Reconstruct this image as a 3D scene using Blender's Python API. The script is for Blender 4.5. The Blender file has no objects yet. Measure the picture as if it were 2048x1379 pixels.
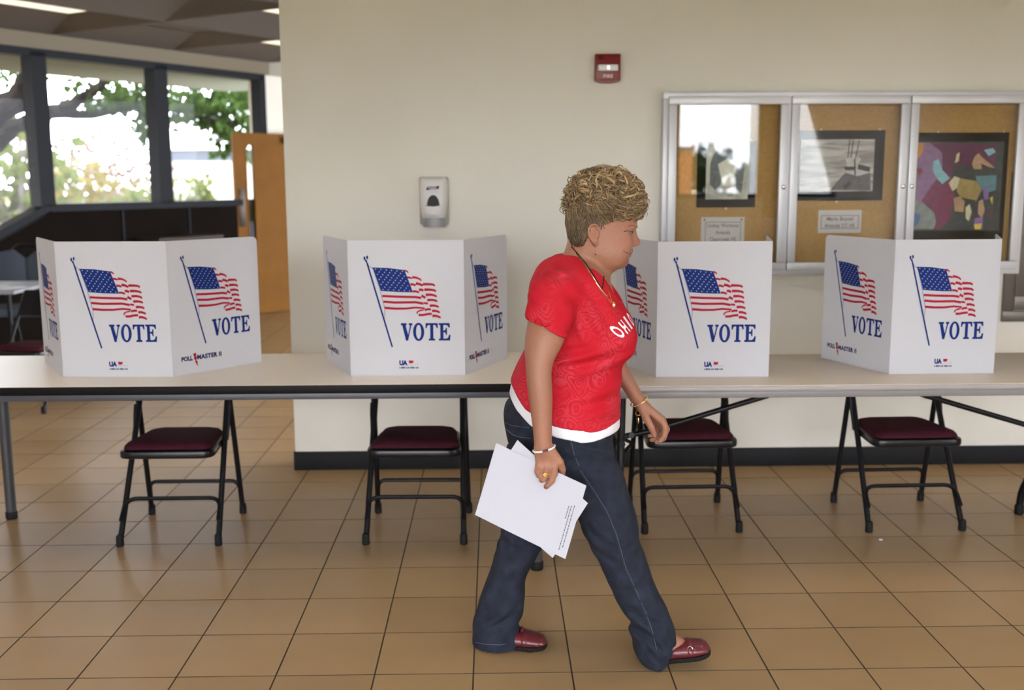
import bpy, bmesh, math, random
import numpy as np
from mathutils import Vector, Matrix
from mathutils.geometry import tessellate_polygon

random.seed(7)
RNG = np.random.default_rng(11)
scene = bpy.context.scene
COL = scene.collection

# ------------------------------------------------------------------ camera
F_PX, PITCH, YAW, ROLL, CAM_H = 2121.9, 0.15456, 0.0164, -0.0049, 1.5084
_f = np.array([math.sin(YAW) * math.cos(PITCH), math.cos(YAW) * math.cos(PITCH), -math.sin(PITCH)])
_r = np.array([math.cos(YAW), -math.sin(YAW), 0.0])
_u = np.cross(_r, _f)
_r, _u = math.cos(ROLL) * _r + math.sin(ROLL) * _u, -math.sin(ROLL) * _r + math.cos(ROLL) * _u
cam_data = bpy.data.cameras.new('camera')
cam = bpy.data.objects.new('camera', cam_data)
COL.objects.link(cam)
cam.matrix_world = Matrix(((_r[0], _u[0], -_f[0], 0), (_r[1], _u[1], -_f[1], 0), (_r[2], _u[2], -_f[2], CAM_H), (0, 0, 0, 1)))
cam_data.sensor_width = 36.0
cam_data.lens = 36.0 * F_PX / 2048.0
cam_data.clip_start = 0.05
cam_data.clip_end = 300
cam_data.dof.use_dof = True
cam_data.dof.focus_distance = 3.25
cam_data.dof.aperture_fstop = 2.5
scene.camera = cam

# ------------------------------------------------------------------ world, sun, exposure
SKY = 8.0
world = bpy.data.worlds.new('daylight')
scene.world = world
world.use_nodes = True
bg = world.node_tree.nodes['Background']
bg.inputs['Color'].default_value = (0.89, 0.935, 1.04, 1)
bg.inputs['Strength'].default_value = SKY
sun_d = bpy.data.lights.new('sun', 'SUN')
sun_d.energy = 3.0
sun_d.angle = math.radians(1.5)
sun_d.color = (1.0, 0.95, 0.86)
sun = bpy.data.objects.new('sun', sun_d)
COL.objects.link(sun)
sun.rotation_euler = Vector((0.25, -0.35, 1.0)).to_track_quat('Z', 'Y').to_euler()
LAMP = 0.55
LAMP_W = 3.0
vs = scene.view_settings
vs.view_transform = 'Standard'
vs.look = 'None'
vs.gamma = 1.0
vs.use_curve_mapping = False
vs.exposure = 1.0

# ------------------------------------------------------------------ helpers
def unproject(u, v, y=None, z=None):
    """where the line of sight through photo pixel (u, v) meets the plane y=... or z=... (for measuring)"""
    d = _f + (u - 1024.0) / F_PX * _r - (v - 689.5) / F_PX * _u
    t = (y / d[1]) if y is not None else ((z - CAM_H) / d[2])
    return np.array([0, 0, CAM_H]) + t * d

def lin(c):
    return tuple(((x / 255.0) / 12.92 if x <= 10 else ((x / 255.0 + 0.055) / 1.055) ** 2.4) for x in c)

MATS = {}
def mat(name, color, rough=0.5, metal=0.0, var=0.0, vscale=8.0, bump=0.0, bscale=40.0, spec=0.5, rand=0.0, emit=0.0, coat=0.0, trans=0.0):
    if name in MATS:
        return MATS[name]
    m = bpy.data.materials.new(name)
    m.use_nodes = True
    nt = m.node_tree
    p = nt.nodes['Principled BSDF']
    p.inputs['Base Color'].default_value = (*color, 1)
    p.inputs['Roughness'].default_value = rough
    p.inputs['Metallic'].default_value = metal
    p.inputs['Specular IOR Level'].default_value = spec
    p.inputs['Coat Weight'].default_value = coat
    tc = nt.nodes.new('ShaderNodeTexCoord')
    last = None
    if var > 0:
        n = nt.nodes.new('ShaderNodeTexNoise'); n.inputs['Scale'].default_value = vscale; n.inputs['Detail'].default_value = 5
        nt.links.new(tc.outputs['Object'], n.inputs['Vector'])
        mr = nt.nodes.new('ShaderNodeMapRange')
        mr.inputs['From Min'].default_value = 0.3; mr.inputs['From Max'].default_value = 0.7
        mr.inputs['To Min'].default_value = 1 - var; mr.inputs['To Max'].default_value = 1 + var
        nt.links.new(n.outputs['Fac'], mr.inputs['Value'])
        h = nt.nodes.new('ShaderNodeHueSaturation'); h.inputs['Color'].default_value = (*color, 1)
        nt.links.new(mr.outputs['Result'], h.inputs['Value'])
        last = h
    if rand > 0:
        oi = nt.nodes.new('ShaderNodeObjectInfo')
        mr = nt.nodes.new('ShaderNodeMapRange')
        mr.inputs['To Min'].default_value = 1 - rand; mr.inputs['To Max'].default_value = 1 + rand
        nt.links.new(oi.outputs['Random'], mr.inputs['Value'])
        h = nt.nodes.new('ShaderNodeHueSaturation')
        if last: nt.links.new(last.outputs['Color'], h.inputs['Color'])
        else: h.inputs['Color'].default_value = (*color, 1)
        nt.links.new(mr.outputs['Result'], h.inputs['Value'])
        last = h
    if last: nt.links.new(last.outputs['Color'], p.inputs['Base Color'])
    if bump > 0:
        n = nt.nodes.new('ShaderNodeTexNoise'); n.inputs['Scale'].default_value = bscale; n.inputs['Detail'].default_value = 4
        nt.links.new(tc.outputs['Object'], n.inputs['Vector'])
        b = nt.nodes.new('ShaderNodeBump'); b.inputs['Strength'].default_value = bump; b.inputs['Distance'].default_value = 0.01
        nt.links.new(n.outputs['Fac'], b.inputs['Height']); nt.links.new(b.outputs['Normal'], p.inputs['Normal'])
    if emit > 0:
        p.inputs['Emission Color'].default_value = (*color, 1); p.inputs['Emission Strength'].default_value = emit
    if trans > 0:
        tr = nt.nodes.new('ShaderNodeBsdfTranslucent'); tr.inputs['Color'].default_value = (*color, 1)
        mx = nt.nodes.new('ShaderNodeMixShader'); mx.inputs['Fac'].default_value = trans
        nt.links.new(p.outputs[0], mx.inputs[1]); nt.links.new(tr.outputs[0], mx.inputs[2])
        nt.links.new(mx.outputs[0], nt.nodes['Material Output'].inputs['Surface'])
        if last: nt.links.new(last.outputs['Color'], tr.inputs['Color'])
    MATS[name] = m
    return m

def glass_mat(name, tint=(1, 1, 1), gain=1.0, rough=0.0):
    m = bpy.data.materials.new(name); m.use_nodes = True
    nt = m.node_tree; nt.nodes.remove(nt.nodes['Principled BSDF'])
    fr = nt.nodes.new('ShaderNodeFresnel')
    ge = nt.nodes.new('ShaderNodeNewGeometry'); io = nt.nodes.new('ShaderNodeMapRange')   # same reflectance on both faces of the sheet
    io.inputs['To Min'].default_value = 1.5; io.inputs['To Max'].default_value = 1 / 1.5
    nt.links.new(ge.outputs['Backfacing'], io.inputs['Value']); nt.links.new(io.outputs[0], fr.inputs['IOR'])
    mu = nt.nodes.new('ShaderNodeMath'); mu.operation = 'MULTIPLY'; mu.inputs[1].default_value = gain; mu.use_clamp = True
    t = nt.nodes.new('ShaderNodeBsdfTransparent'); t.inputs['Color'].default_value = (*tint, 1)
    g = nt.nodes.new('ShaderNodeBsdfGlossy'); g.inputs['Roughness'].default_value = rough
    mx = nt.nodes.new('ShaderNodeMixShader')
    nt.links.new(fr.outputs[0], mu.inputs[0]); nt.links.new(mu.outputs[0], mx.inputs[0])
    nt.links.new(t.outputs[0], mx.inputs[1]); nt.links.new(g.outputs[0], mx.inputs[2])
    nt.links.new(mx.outputs[0], nt.nodes['Material Output'].inputs['Surface'])
    MATS[name] = m
    return m

def new_obj(name, me, m=None, parent=None, smooth=False):
    o = bpy.data.objects.new(name, me)
    COL.objects.link(o)
    if m is not None:
        for k in (m if isinstance(m, (list, tuple)) else [m]):
            me.materials.append(k)
    if parent is not None: o.parent = parent
    if smooth:
        me.polygons.foreach_set('use_smooth', [True] * len(me.polygons))
    return o

def tag(o, label, cat, group=None):
    o['label'] = label; o['category'] = cat
    if group: o['group'] = group
    return o

def struct(o):
    o['kind'] = 'structure'
    return o

def empty(name, loc=(0, 0, 0), rz=0.0, label=None, cat=None, group=None, parent=None):
    o = bpy.data.objects.new(name, None); COL.objects.link(o)
    o.empty_display_size = 0.05
    o.location = loc; o.rotation_euler = (0, 0, rz)
    if parent is not None: o.parent = parent
    if label: tag(o, label, cat, group)
    return o

def copy_tree(o, parent=None):
    c = o.copy(); COL.objects.link(c); c.parent = parent
    for ch in o.children: copy_tree(ch, c)
    return c

class MB:
    """collects simple solids into one mesh"""
    def __init__(self): self.v = []; self.f = []; self.mi = []; self.cur = 0
    def add(self, vs_, fs_):
        b = len(self.v); self.v += [tuple(p) for p in vs_]
        self.f += [tuple(i + b for i in q) for q in fs_]; self.mi += [self.cur] * len(fs_)
        return self
    def box(self, x0, x1, y0, y1, z0, z1):
        return self.add([(x0, y0, z0), (x1, y0, z0), (x1, y1, z0), (x0, y1, z0), (x0, y0, z1), (x1, y0, z1), (x1, y1, z1), (x0, y1, z1)],
                        [(0, 3, 2, 1), (4, 5, 6, 7), (0, 1, 5, 4), (1, 2, 6, 5), (2, 3, 7, 6), (3, 0, 4, 7)])
    def obox(self, a, b, w, z0, z1):
        """upright slab from plan point a to b, thickness w to the left of a->b (negative = right)"""
        ax, ay = a; bx, by = b; L = math.hypot(bx - ax, by - ay); nx, ny = -(by - ay) / L * w, (bx - ax) / L * w
        q = [(ax, ay), (bx, by), (bx + nx, by + ny), (ax + nx, ay + ny)]
        if w < 0: q = q[::-1]
        return self.add([(x, y, z0) for x, y in q] + [(x, y, z1) for x, y in q],
                        [(3, 2, 1, 0), (4, 5, 6, 7), (0, 1, 5, 4), (1, 2, 6, 5), (2, 3, 7, 6), (3, 0, 4, 7)])
    def hexa(self, bot, top):
        return self.add(list(bot) + list(top), [(3, 2, 1, 0), (4, 5, 6, 7), (0, 1, 5, 4), (1, 2, 6, 5), (2, 3, 7, 6), (3, 0, 4, 7)])
    def prism(self, loop, z0, z1):
        n = len(loop)
        return self.add([(x, y, z0) for x, y in loop] + [(x, y, z1) for x, y in loop],
                        [tuple(range(n))[::-1], tuple(range(n, 2 * n))] + [(i, (i + 1) % n, n + (i + 1) % n, n + i) for i in range(n)])
    def tube(self, pts, r, n=10, cap=True, flat=None):
        pts = [Vector(p) for p in pts]; rs = r if isinstance(r, (list, tuple)) else [r] * len(pts)
        t0 = (pts[1] - pts[0]).normalized(); ref = Vector((0, 0, 1)) if abs(t0.z) < 0.9 else Vector((1, 0, 0))
        nrm = t0.cross(ref).normalized(); vs_ = []
        for i, p in enumerate(pts):
            if i == 0: t = t0
            elif i == len(pts) - 1: t = (pts[i] - pts[i - 1]).normalized()
            else: t = ((pts[i + 1] - p).normalized() + (p - pts[i - 1]).normalized()).normalized()
            nrm = (nrm - t * nrm.dot(t)).normalized(); bn = t.cross(nrm)
            for k in range(n):
                a = 2 * math.pi * k / n; vs_.append(p + (nrm * math.cos(a) + bn * math.sin(a)) * rs[i])
        fs_ = []
        for i in range(len(pts) - 1):
            for k in range(n):
                a, b = i * n + k, i * n + (k + 1) % n; fs_.append((a, b, b + n, a + n))
        if cap:
            fs_.append(tuple(range(n))[::-1]); fs_.append(tuple(range((len(pts) - 1) * n, len(pts) * n)))
        return self.add(vs_, fs_)
    def lathe(self, prof, c=(0, 0, 0), n=20, axis='z'):
        vs_ = []
        for r, h in prof:
            for k in range(n):
                a = 2 * math.pi * k / n; x, y = r * math.cos(a), r * math.sin(a)
                vs_.append((c[0] + x, c[1] + y, c[2] + h) if axis == 'z' else ((c[0] + x, c[1] + h, c[2] + y) if axis == 'y' else (c[0] + h, c[1] + x, c[2] + y)))
        fs_ = [(i * n + k, i * n + (k + 1) % n, (i + 1) * n + (k + 1) % n, (i + 1) * n + k) for i in range(len(prof) - 1) for k in range(n)]
        fs_ += [tuple(range(n))[::-1], tuple(range((len(prof) - 1) * n, len(prof) * n))]
        return self.add(vs_, fs_)
    def ball(self, c, r, n=10, m=6):
        rr = r if isinstance(r, (tuple, list)) else (r, r, r)
        vs_ = []
        for i in range(1, m):
            a = math.pi * i / m
            for k in range(n):
                b = 2 * math.pi * k / n
                vs_.append((c[0] + rr[0] * math.sin(a) * math.cos(b), c[1] + rr[1] * math.sin(a) * math.sin(b), c[2] + rr[2] * math.cos(a)))
        vs_ += [(c[0], c[1], c[2] + rr[2]), (c[0], c[1], c[2] - rr[2])]
        t, bt = len(vs_) - 2, len(vs_) - 1
        fs_ = [(i * n + k, (i + 1) * n + k, (i + 1) * n + (k + 1) % n, i * n + (k + 1) % n) for i in range(m - 2) for k in range(n)]
        fs_ += [(t, k, (k + 1) % n) for k in range(n)] + [(bt, (m - 2) * n + (k + 1) % n, (m - 2) * n + k) for k in range(n)]
        return self.add(vs_, fs_)
    def poly(self, loops, fn):
        """flat filled outline (first loop outer, others holes); fn maps 2d to 3d"""
        tris = tessellate_polygon([[Vector((x, y, 0)) for x, y in l] for l in loops])
        flat = [p for l in loops for p in l]
        fs_ = []
        for t in tris:
            a, b, c = (flat[i] for i in t)
            ar = (b[0] - a[0]) * (c[1] - a[1]) - (b[1] - a[1]) * (c[0] - a[0])
            if abs(ar) < 1e-12: continue
            fs_.append(tuple(t) if ar > 0 else tuple(t[::-1]))
        return self.add([fn(x, y) for x, y in flat], fs_)
    def mesh(self, name):
        me = bpy.data.meshes.new(name); me.from_pydata(self.v, [], self.f); me.update()
        return me
    def build(self, name, m, parent=None, smooth=False, bevel=0.0, seg=2, fix=True):
        me = self.mesh(name)
        o = new_obj(name, me, m, parent)
        if any(self.mi): me.polygons.foreach_set('material_index', self.mi)
        if fix or bevel > 0:
            b = bmesh.new(); b.from_mesh(me)
            bmesh.ops.recalc_face_normals(b, faces=b.faces)
            if bevel > 0:
                es = [e for e in b.edges if len(e.link_faces) == 2 and e.calc_face_angle(0) > 0.6]
                bmesh.ops.bevel(b, geom=es, offset=bevel, segments=seg, affect='EDGES', profile=0.5, clamp_overlap=True)
            b.to_mesh(me); b.free()
        if smooth or bevel > 0:
            me.polygons.foreach_set('use_smooth', [True] * len(me.polygons))
            try: me.set_sharp_from_angle(angle=math.radians(40))
            except Exception: pass
        return o

def arc_pts(pts, r, n=6):
    """polyline with corners rounded to radius r"""
    P = [Vector(p) for p in pts]; out = [P[0]]
    for i in range(1, len(P) - 1):
        a, b, c = P[i - 1], P[i], P[i + 1]; d1 = (a - b).normalized(); d2 = (c - b).normalized()
        rr = min(r, (a - b).length * .49, (c - b).length * .49)
        s, e = b + d1 * rr, b + d2 * rr
        for k in range(n + 1):
            t = k / n; out.append(s * (1 - t) ** 2 + b * 2 * t * (1 - t) + e * t * t)
    return out + [P[-1]]

def text_loops_mesh(txt, size, bold=0.0, align='LEFT', shear=0.0, space=1.0):
    cu = bpy.data.curves.new('lettering', 'FONT'); cu.body = txt; cu.size = size; cu.offset = bold; cu.shear = shear
    cu.align_x = align; cu.space_character = space; cu.resolution_u = 3
    o = bpy.data.objects.new('lettering_src', cu); COL.objects.link(o)
    dg = bpy.context.evaluated_depsgraph_get()
    me = bpy.data.meshes.new_from_object(o.evaluated_get(dg))
    vs_ = [(v.co.x, v.co.y) for v in me.vertices]; fs_ = [tuple(p.vertices) for p in me.polygons]
    bpy.data.objects.remove(o); bpy.data.curves.remove(cu); bpy.data.meshes.remove(me)
    return vs_, fs_

# ------------------------------------------------------------------ common materials
M_wall = mat('painted_wall', (0.735, 0.70, 0.605), 0.7, var=0.03, vscale=1.5, bump=0.15, bscale=160)
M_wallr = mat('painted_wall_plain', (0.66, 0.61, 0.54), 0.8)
M_base = mat('rubber_base', (0.010, 0.010, 0.011), 0.6, spec=.2)
M_frame = mat('dark_bronze_frame', (0.008, 0.009, 0.012), 0.6, spec=.15)
M_brown = mat('dark_brown_panel', (0.007, 0.0045, 0.003), 0.8, var=0.15, vscale=4, spec=.05)
M_ceil = mat('ceiling_panel', (0.125, 0.105, 0.088), 0.9, var=0.03, vscale=20)
M_grout = mat('grout', (0.085, 0.062, 0.043), 0.9, var=0.2, vscale=30)
M_tile = mat('quarry_tile', (0.355, 0.228, 0.108), 0.34, var=0.05, vscale=3.0, bump=0.06, bscale=120, rand=0.06, spec=0.32)
M_tile2 = mat('quarry_tile_far', (0.355, 0.228, 0.108), 0.34, var=0.08, vscale=2.0, spec=0.32)
M_glass = glass_mat('window_glass', (1.0, 1.0, 1.0), .12)
M_black = mat('black_enamel', (0.006, 0.006, 0.007), 0.38, spec=0.25)
M_rubber = mat('black_rubber', (0.010, 0.010, 0.010), 0.7, spec=.2)
M_chrome = mat('polished_steel', (0.75, 0.75, 0.76), 0.2, metal=1.0)
M_gold = mat('gold', (0.95, 0.62, 0.22), 0.22, metal=1.0)
M_maroon = mat('maroon_fabric', (0.055, 0.011, 0.018), 0.9, spec=.1, var=0.15, vscale=60, bump=0.3, bscale=500)
M_lamp = mat('lamp_diffuser', (1.0, 0.86, 0.66), 0.5, emit=LAMP)

# ------------------------------------------------------------------ floor and tiles
WY = 5.45            # face of the main wall
WX = -1.055          # its free left end
TILE = 0.3048
fl = struct(MB().box(-14, 6.2, -4.4, 14, -0.16, -0.0035).build('floor', M_grout))
tm = bpy.data.meshes.new('tile')
g, c_ = 0.0019, 0.0006
a_, b_ = TILE / 2 - g, TILE / 2 - g - c_
tv = [(-a_, -a_, -.0035), (a_, -a_, -.0035), (a_, a_, -.0035), (-a_, a_, -.0035), (-b_, -b_, 0), (b_, -b_, 0), (b_, b_, 0), (-b_, b_, 0)]
tf = [(4, 5, 6, 7), (0, 1, 5, 4), (1, 2, 6, 5), (2, 3, 7, 6), (3, 0, 4, 7)]
tm.from_pydata(tv, [], tf); tm.materials.append(M_tile); tm.materials.append(M_grout); tm.polygons.foreach_set('material_index', [0, 1, 1, 1, 1])
def project(p):
    d = np.asarray(p, float) - np.array([0, 0, CAM_H]); zz = d @ _f
    return 1024 + F_PX * (d @ _r) / zz, 689.5 - F_PX * (d @ _u) / zz, zz
tiles = []
for i in range(-40, 27):
    for j in range(-29, 32):
        cx, cy = (i + 0.5) * TILE - 1.9025, 4.3088 + (j + 0.5) * TILE
        if cx < -13.8 or cx > 6.0 or cy > 13.8 or cy < -4.2: continue
        if cy > WY + .1 and cx > WX + .1: continue
        ar = 0
        if cy > 1.5:
            q = [project((cx + sx * TILE / 2, cy + sy * TILE / 2, 0)) for sx, sy in ((-1, -1), (1, -1), (1, 1), (-1, 1))]
            q = [(min(max(u, 0), 2048), min(max(v, 0), 1379)) for u, v, _ in q]
            ar = abs(sum(q[k][0] * q[(k + 1) % 4][1] - q[(k + 1) % 4][0] * q[k][1] for k in range(4))) / 2
        tiles.append((ar, cx, cy))
tiles.sort(reverse=True)
for ar, cx, cy in tiles[:290]:
    o = bpy.data.objects.new('tile', tm); COL.objects.link(o); o.parent = fl; o.location = (cx, cy, 0)
    o.rotation_euler = (random.gauss(0, .0008), random.gauss(0, .0008), 0)
mb = MB()
for ar, cx, cy in tiles[290:]:
    mb.add([(x + cx, y + cy, z) for x, y, z in tv], tf)
mb.mi = [0, 1, 1, 1, 1] * len(tiles[290:])
o = mb.build('tile_field', [M_tile2, M_grout], fl, fix=False); o['kind'] = 'stuff'

# ------------------------------------------------------------------ main wall, baseboard
struct(MB().box(WX, 6.0, WY, WY + 0.20, 0, 2.95).build('wall_back', M_wall, bevel=0.004))
struct(MB().box(WX - .008, 6.0, WY - .008, WY + .208, 0, 0.10).build('baseboard_back', M_base, bevel=0.004))
rr_ = MB(); rr_.box(6.0, 6.2, -4.2, WY + .2, 0, .12); rr_.box(6.0, 6.2, -4.2, WY + .2, 2.67, 2.95); rr_.box(6.0, 6.2, -4.2, -1.3, .12, 2.67); rr_.box(6.0, 6.2, .1, WY + .2, .12, 2.67)
struct(rr_.build('wall_right', M_wallr))
for k_, (ya, yb) in enumerate(((-1.3, .1),)):  # window added in the unseen side wall to bring in fill daylight
    f_ = MB(); f_.box(6.04, 6.14, ya, ya + .05, .12, 2.67); f_.box(6.04, 6.14, yb - .05, yb, .12, 2.67); f_.box(6.04, 6.14, ya + .05, yb - .05, .12, .17); f_.box(6.04, 6.14, ya + .05, yb - .05, 2.62, 2.67)
    o = struct(f_.build('window_%d' % (8 + k_), M_frame)); MB().box(6.085, 6.091, ya + .05, yb - .05, .17, 2.62).build('pane', M_glass, o)
# window wall of the hall runs obliquely: plan points P0 + t*D, room side N
P0 = np.array([-4.081, 10.0]); D = np.array([0.52992, 0.84805]); N = np.array([0.84805, -0.52992])
def wp(t, s=0.0): q = P0 + t * D + s * N; return (float(q[0]), float(q[1]))
CEIL, HEAD, SILL = 2.835, 2.67, 1.285
LOW = 0.72
wb = MB()
wb.obox(wp(0.0), wp(2.78), -0.001 + 0.22, 0, SILL - .05)                  # below the sill
# sloping sill part
A0, A1 = wp(0.0), wp(-1.3); B0, B1 = wp(0.0, -.22), wp(-1.3, -.22)
wb.hexa([(*A1, 0), (*A0, 0), (*B0, 0), (*B1, 0)], [(*A1, LOW - .05), (*A0, SILL - .05), (*B0, SILL - .05), (*B1, LOW - .05)])
wb.obox(wp(-14), wp(-1.3), 0.22, 0, LOW - .05)
struct(wb.build('wall_window', M_brown))
struct(MB().obox(wp(-14), wp(2.9), 0.22, HEAD + .02, 2.95).build('wall_header', mat('shaded_wall_paint', (.17, .135, .085), .7)))  # cream wall paint with the header's shade put into its colour
struct(MB().obox(wp(2.78), wp(3.3), 0.22, 0, HEAD + .02).build('wall_window_end', M_wall))
struct(MB().box(-2.62, 3.0, 12.72, 12.9, 0, 2.95).build('wall_hall', M_wall))
# panel joints below the sill: thin trim battens
for k, t in enumerate((0.75, 1.6, 2.35)):
    struct(MB().obox(wp(t, .012), wp(t + .02, .012), .02, .1, SILL - .06).build('trim_%d' % (k + 1), M_frame))
# windows: frame + pane
def window(n, t0, t1, sill0, sill1, fw=0.05):
    f = MB(); dep = 0.12
    def bar(ta, tb, za, zb, zc, zd):   # quad prism in the wall plane
        o_ = [wp(ta, .03), wp(tb, .03), wp(tb, -dep), wp(ta, -dep)]
        f.hexa([(*o_[0], za), (*o_[1], zb), (*o_[2], zb), (*o_[3], za)], [(*o_[0], zc), (*o_[1], zd), (*o_[2], zd), (*o_[3], zc)])
    bar(t0, t0 + fw, sill0, sill0, HEAD, HEAD); bar(t1 - fw, t1, sill1, sill1, HEAD, HEAD)
    bar(t0, t1, HEAD - .045, HEAD - .045, HEAD + .025, HEAD + .025)
    bar(t0, t1, sill0 - .05, sill1 - .05, sill0 + .02, sill1 + .02)
    o = struct(f.build('window_%d' % n, M_frame))
    a, b = wp(t0 + fw, -.05), wp(t1 - fw, -.05); a2, b2 = wp(t0 + fw, -.056), wp(t1 - fw, -.056)
    g_ = MB().hexa([(*a, sill0), (*b, sill1), (*b2, sill1), (*a2, sill0)], [(*a, HEAD - .03), (*b, HEAD - .03), (*b2, HEAD - .03), (*a2, HEAD - .03)])
    g_.build('pane', M_glass, o)
window(1, -1.35, -0.0825, LOW, SILL, 0.07)
window(2, -0.0825, 1.31, SILL, SILL, 0.085)
window(3, 1.31, 2.80, SILL, SILL, 0.085)
for k in range(0):
    window(4 + k, -1.35 - 1.45 * (k + 1), -1.35 - 1.45 * k, LOW, LOW, 0.08)
struct(MB().obox(wp(-14), wp(-1.35), 0.22, LOW - .05, HEAD + .02).build('wall_far_left', M_wallr))
# bench-like ledge below the windows
struct(MB().obox(wp(.9, .35), wp(1.75, .35), .35, 0, .95).build('trim_4', mat('ledge_brown', (0.045, 0.033, 0.026), .6, spec=.2)))
# eave outside
M_soffit = mat('soffit', (0.20, 0.22, 0.185), 0.9, spec=0.0)
struct(MB().obox(wp(-9, -.22), wp(4, -.22), 1.55, 2.665, 2.95).build('roof_eave', M_soffit))

# rear wall behind the camera with its windows, daylight side
RY = -2.6
rw = MB()
RS = {0: .12, 1: .12, 2: .12, 3: 1.27, 4: 1.27}  # low sills where nothing is mirrored, shaped to let in more daylight
spans = ((-3.9, -2.36), (-2.2, .3), (.38, 2.18), (2.26, 3.36), (3.52, 4.30))
rw.box(-12, 6.2, RY - .2, RY, HEAD, 2.95)
rw.box(-12, 2.18, RY - .2, RY, 0, .12); rw.box(2.18, 6.2, RY - .2, RY, 0, 1.27)
for x0, x1, zb in ((-12, -3.9, .12), (-2.36, -2.2, .12), (.3, .38, .12), (2.18, 2.26, 1.27), (4.30, 6.2, 1.27)):
    rw.box(x0, x1, RY - .2, RY, zb, HEAD)
rw.add([(4.30, RY - .2, 1.27), (4.301, RY - .2, 1.27), (4.301, RY - .2, HEAD), (3.86, RY - .2, HEAD), (4.30, RY, 1.27), (4.301, RY, 1.27), (4.301, RY, HEAD), (3.86, RY, HEAD)], [(0, 3, 2, 1), (4, 5, 6, 7), (0, 4, 7, 3)])   # slanting jamb
struct(MB().box(3.36, 3.52, RY - .22, RY + .03, 0, HEAD).build('trim_5', mat('brown_column', (.20, .10, .035), .6)))
struct(rw.build('wall_rear', M_wallr))
wn = 4
for wi, (x0, x1) in enumerate(spans):
    f = MB(); t_ = .05; zs = RS[wi]
    f.box(x0, x0 + t_, RY - .14, RY - .02, zs, HEAD); f.box(x1 - t_, x1, RY - .14, RY - .02, zs, HEAD)
    f.box(x0 + t_, x1 - t_, RY - .14, RY - .02, zs, zs + t_); f.box(x0 + t_, x1 - t_, RY - .14, RY - .02, HEAD - t_, HEAD)
    o = struct(f.build('window_%d' % wn, M_frame)); wn += 1
    MB().box(x0 + t_, x1 - t_, RY - .085, RY - .079, zs + t_, HEAD - t_).build('pane', M_glass, o)

# ceiling: square coffers, each a shallow sloped recess with a light at the top
zr = 0.10
cl = struct(MB().box(-14, 6.2, -4.4, 14, 2.96, 3.06).build('ceiling', M_wallr))
mt, ms = 1.41, 1.5
def coffer(t0, s0):
    z0, z1 = CEIL, CEIL + zr
    ti0, ti1, si0, si1 = t0 + .27, t0 + mt - .27, s0 + .62, s0 + .88
    e = .012
    out = [(t0, s0), (t0 + mt, s0), (t0 + mt, s0 + ms), (t0, s0 + ms)]
    mid = [(t0 + e, s0 + e), (t0 + mt - e, s0 + e), (t0 + mt - e, s0 + ms - e), (t0 + e, s0 + ms - e)]
    inn = [(ti0, si0), (ti1, si0), (ti1, si1), (ti0, si1)]
    return out, mid, inn, z0, z1
lit = 0
for i in range(-9, 2):
    for j in range(0, 9):
        t0, s0 = .10 + mt * i, ms * j
        cx, cy = wp(t0 + mt / 2, s0 + ms / 2)
        if cx > 5.9 or cy < -3.9 or (cy > WY + .3 and cx > WX + .6) or cy > 13.5: continue
        out, mid, inn, z0, z1 = coffer(t0, s0)
        V = [(*wp(*p), z0) for p in out] + [(*wp(*p), z0) for p in mid] + [(*wp(*p), z1) for p in inn]
        c = MB().add(V, [(k, (k + 1) % 4, 4 + (k + 1) % 4, 4 + k) for k in range(4)] + [(4 + k, 4 + (k + 1) % 4, 8 + (k + 1) % 4, 8 + k) for k in range(4)])
        c.build('ceiling_coffer', M_ceil, cl, fix=False)
        near_wall = cy > 6.0
        L = MB().add([(*wp(*p), z1 + .004) for p in inn], [(3, 2, 1, 0)])
        L.add([(*wp(*p), z1 + .02) for p in inn], [(0, 1, 2, 3)])
        if (i + j) % 2 == 1:
            lb = {(-1, 0): 'lit fluorescent strip in the coffer above the sloping window sill', (0, 1): 'lit fluorescent strip in the coffer meeting the free end of the main wall', (1, 0): 'lit fluorescent strip in the coffer next to the last window and the wooden door'}.get((i, j))
            tag(L.build('ceiling_light', M_lamp, fix=False), lb or 'lit fluorescent strip in a ceiling coffer out over the room', 'ceiling light', 'ceiling coffer lights')
            if cy < WY:      # louvred lamps: most of their light goes down
                ld = bpy.data.lights.new('strip_lamp', 'AREA'); ld.shape = 'RECTANGLE'; ld.size = mt - .56; ld.size_y = .24; ld.energy = LAMP_W; ld.color = (1.0, .94, .86); ld.spread = math.radians(125)
                lo = bpy.data.objects.new('strip_lamp', ld); COL.objects.link(lo); lo.location = (cx, cy, z1 - .004); lo.rotation_euler = (0, 0, math.atan2(D[1], D[0]))
        else:
            L.build('ceiling_plate', M_ceil, cl, fix=False)
# ------------------------------------------------------------------ open wooden door in the hall
M_oak = mat('oak_veneer', (0.19, 0.080, 0.011), 0.6, spec=.12, var=0.10, vscale=5)
M_bronze = mat('bronze_hardware', (0.05, 0.035, 0.025), 0.4, metal=0.6)
dr = empty('door_1', (-2.87, 11.95, 0), math.atan2(.62, .78)); struct(dr)
W_, H_, T_ = 0.91, 2.035, 0.045
lx0, lx1, lz0, lz1 = .155, .235, .78, 1.90
leaf = MB()
leaf.box(0, lx0, 0, T_, .01, H_); leaf.box(lx1, W_, 0, T_, .01, H_); leaf.box(lx0, lx1, 0, T_, .01, lz0); leaf.box(lx0, lx1, 0, T_, lz1, H_)
leaf.build('door_leaf', M_oak, dr)
MB().box(lx0, lx1, .018, .026, lz0, lz1).build('vision_pane', M_glass, dr)
b = MB(); b.box(lx0 - .012, lx0, -.006, T_ + .006, lz0 - .012, lz1 + .012); b.box(lx1, lx1 + .012, -.006, T_ + .006, lz0 - .012, lz1 + .012)
b.build('pane_bead', M_oak, dr)
MB().box(.035, .115, -.006, 0, 1.0, 1.42).build('push_plate', M_bronze, dr, bevel=.002)
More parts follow.
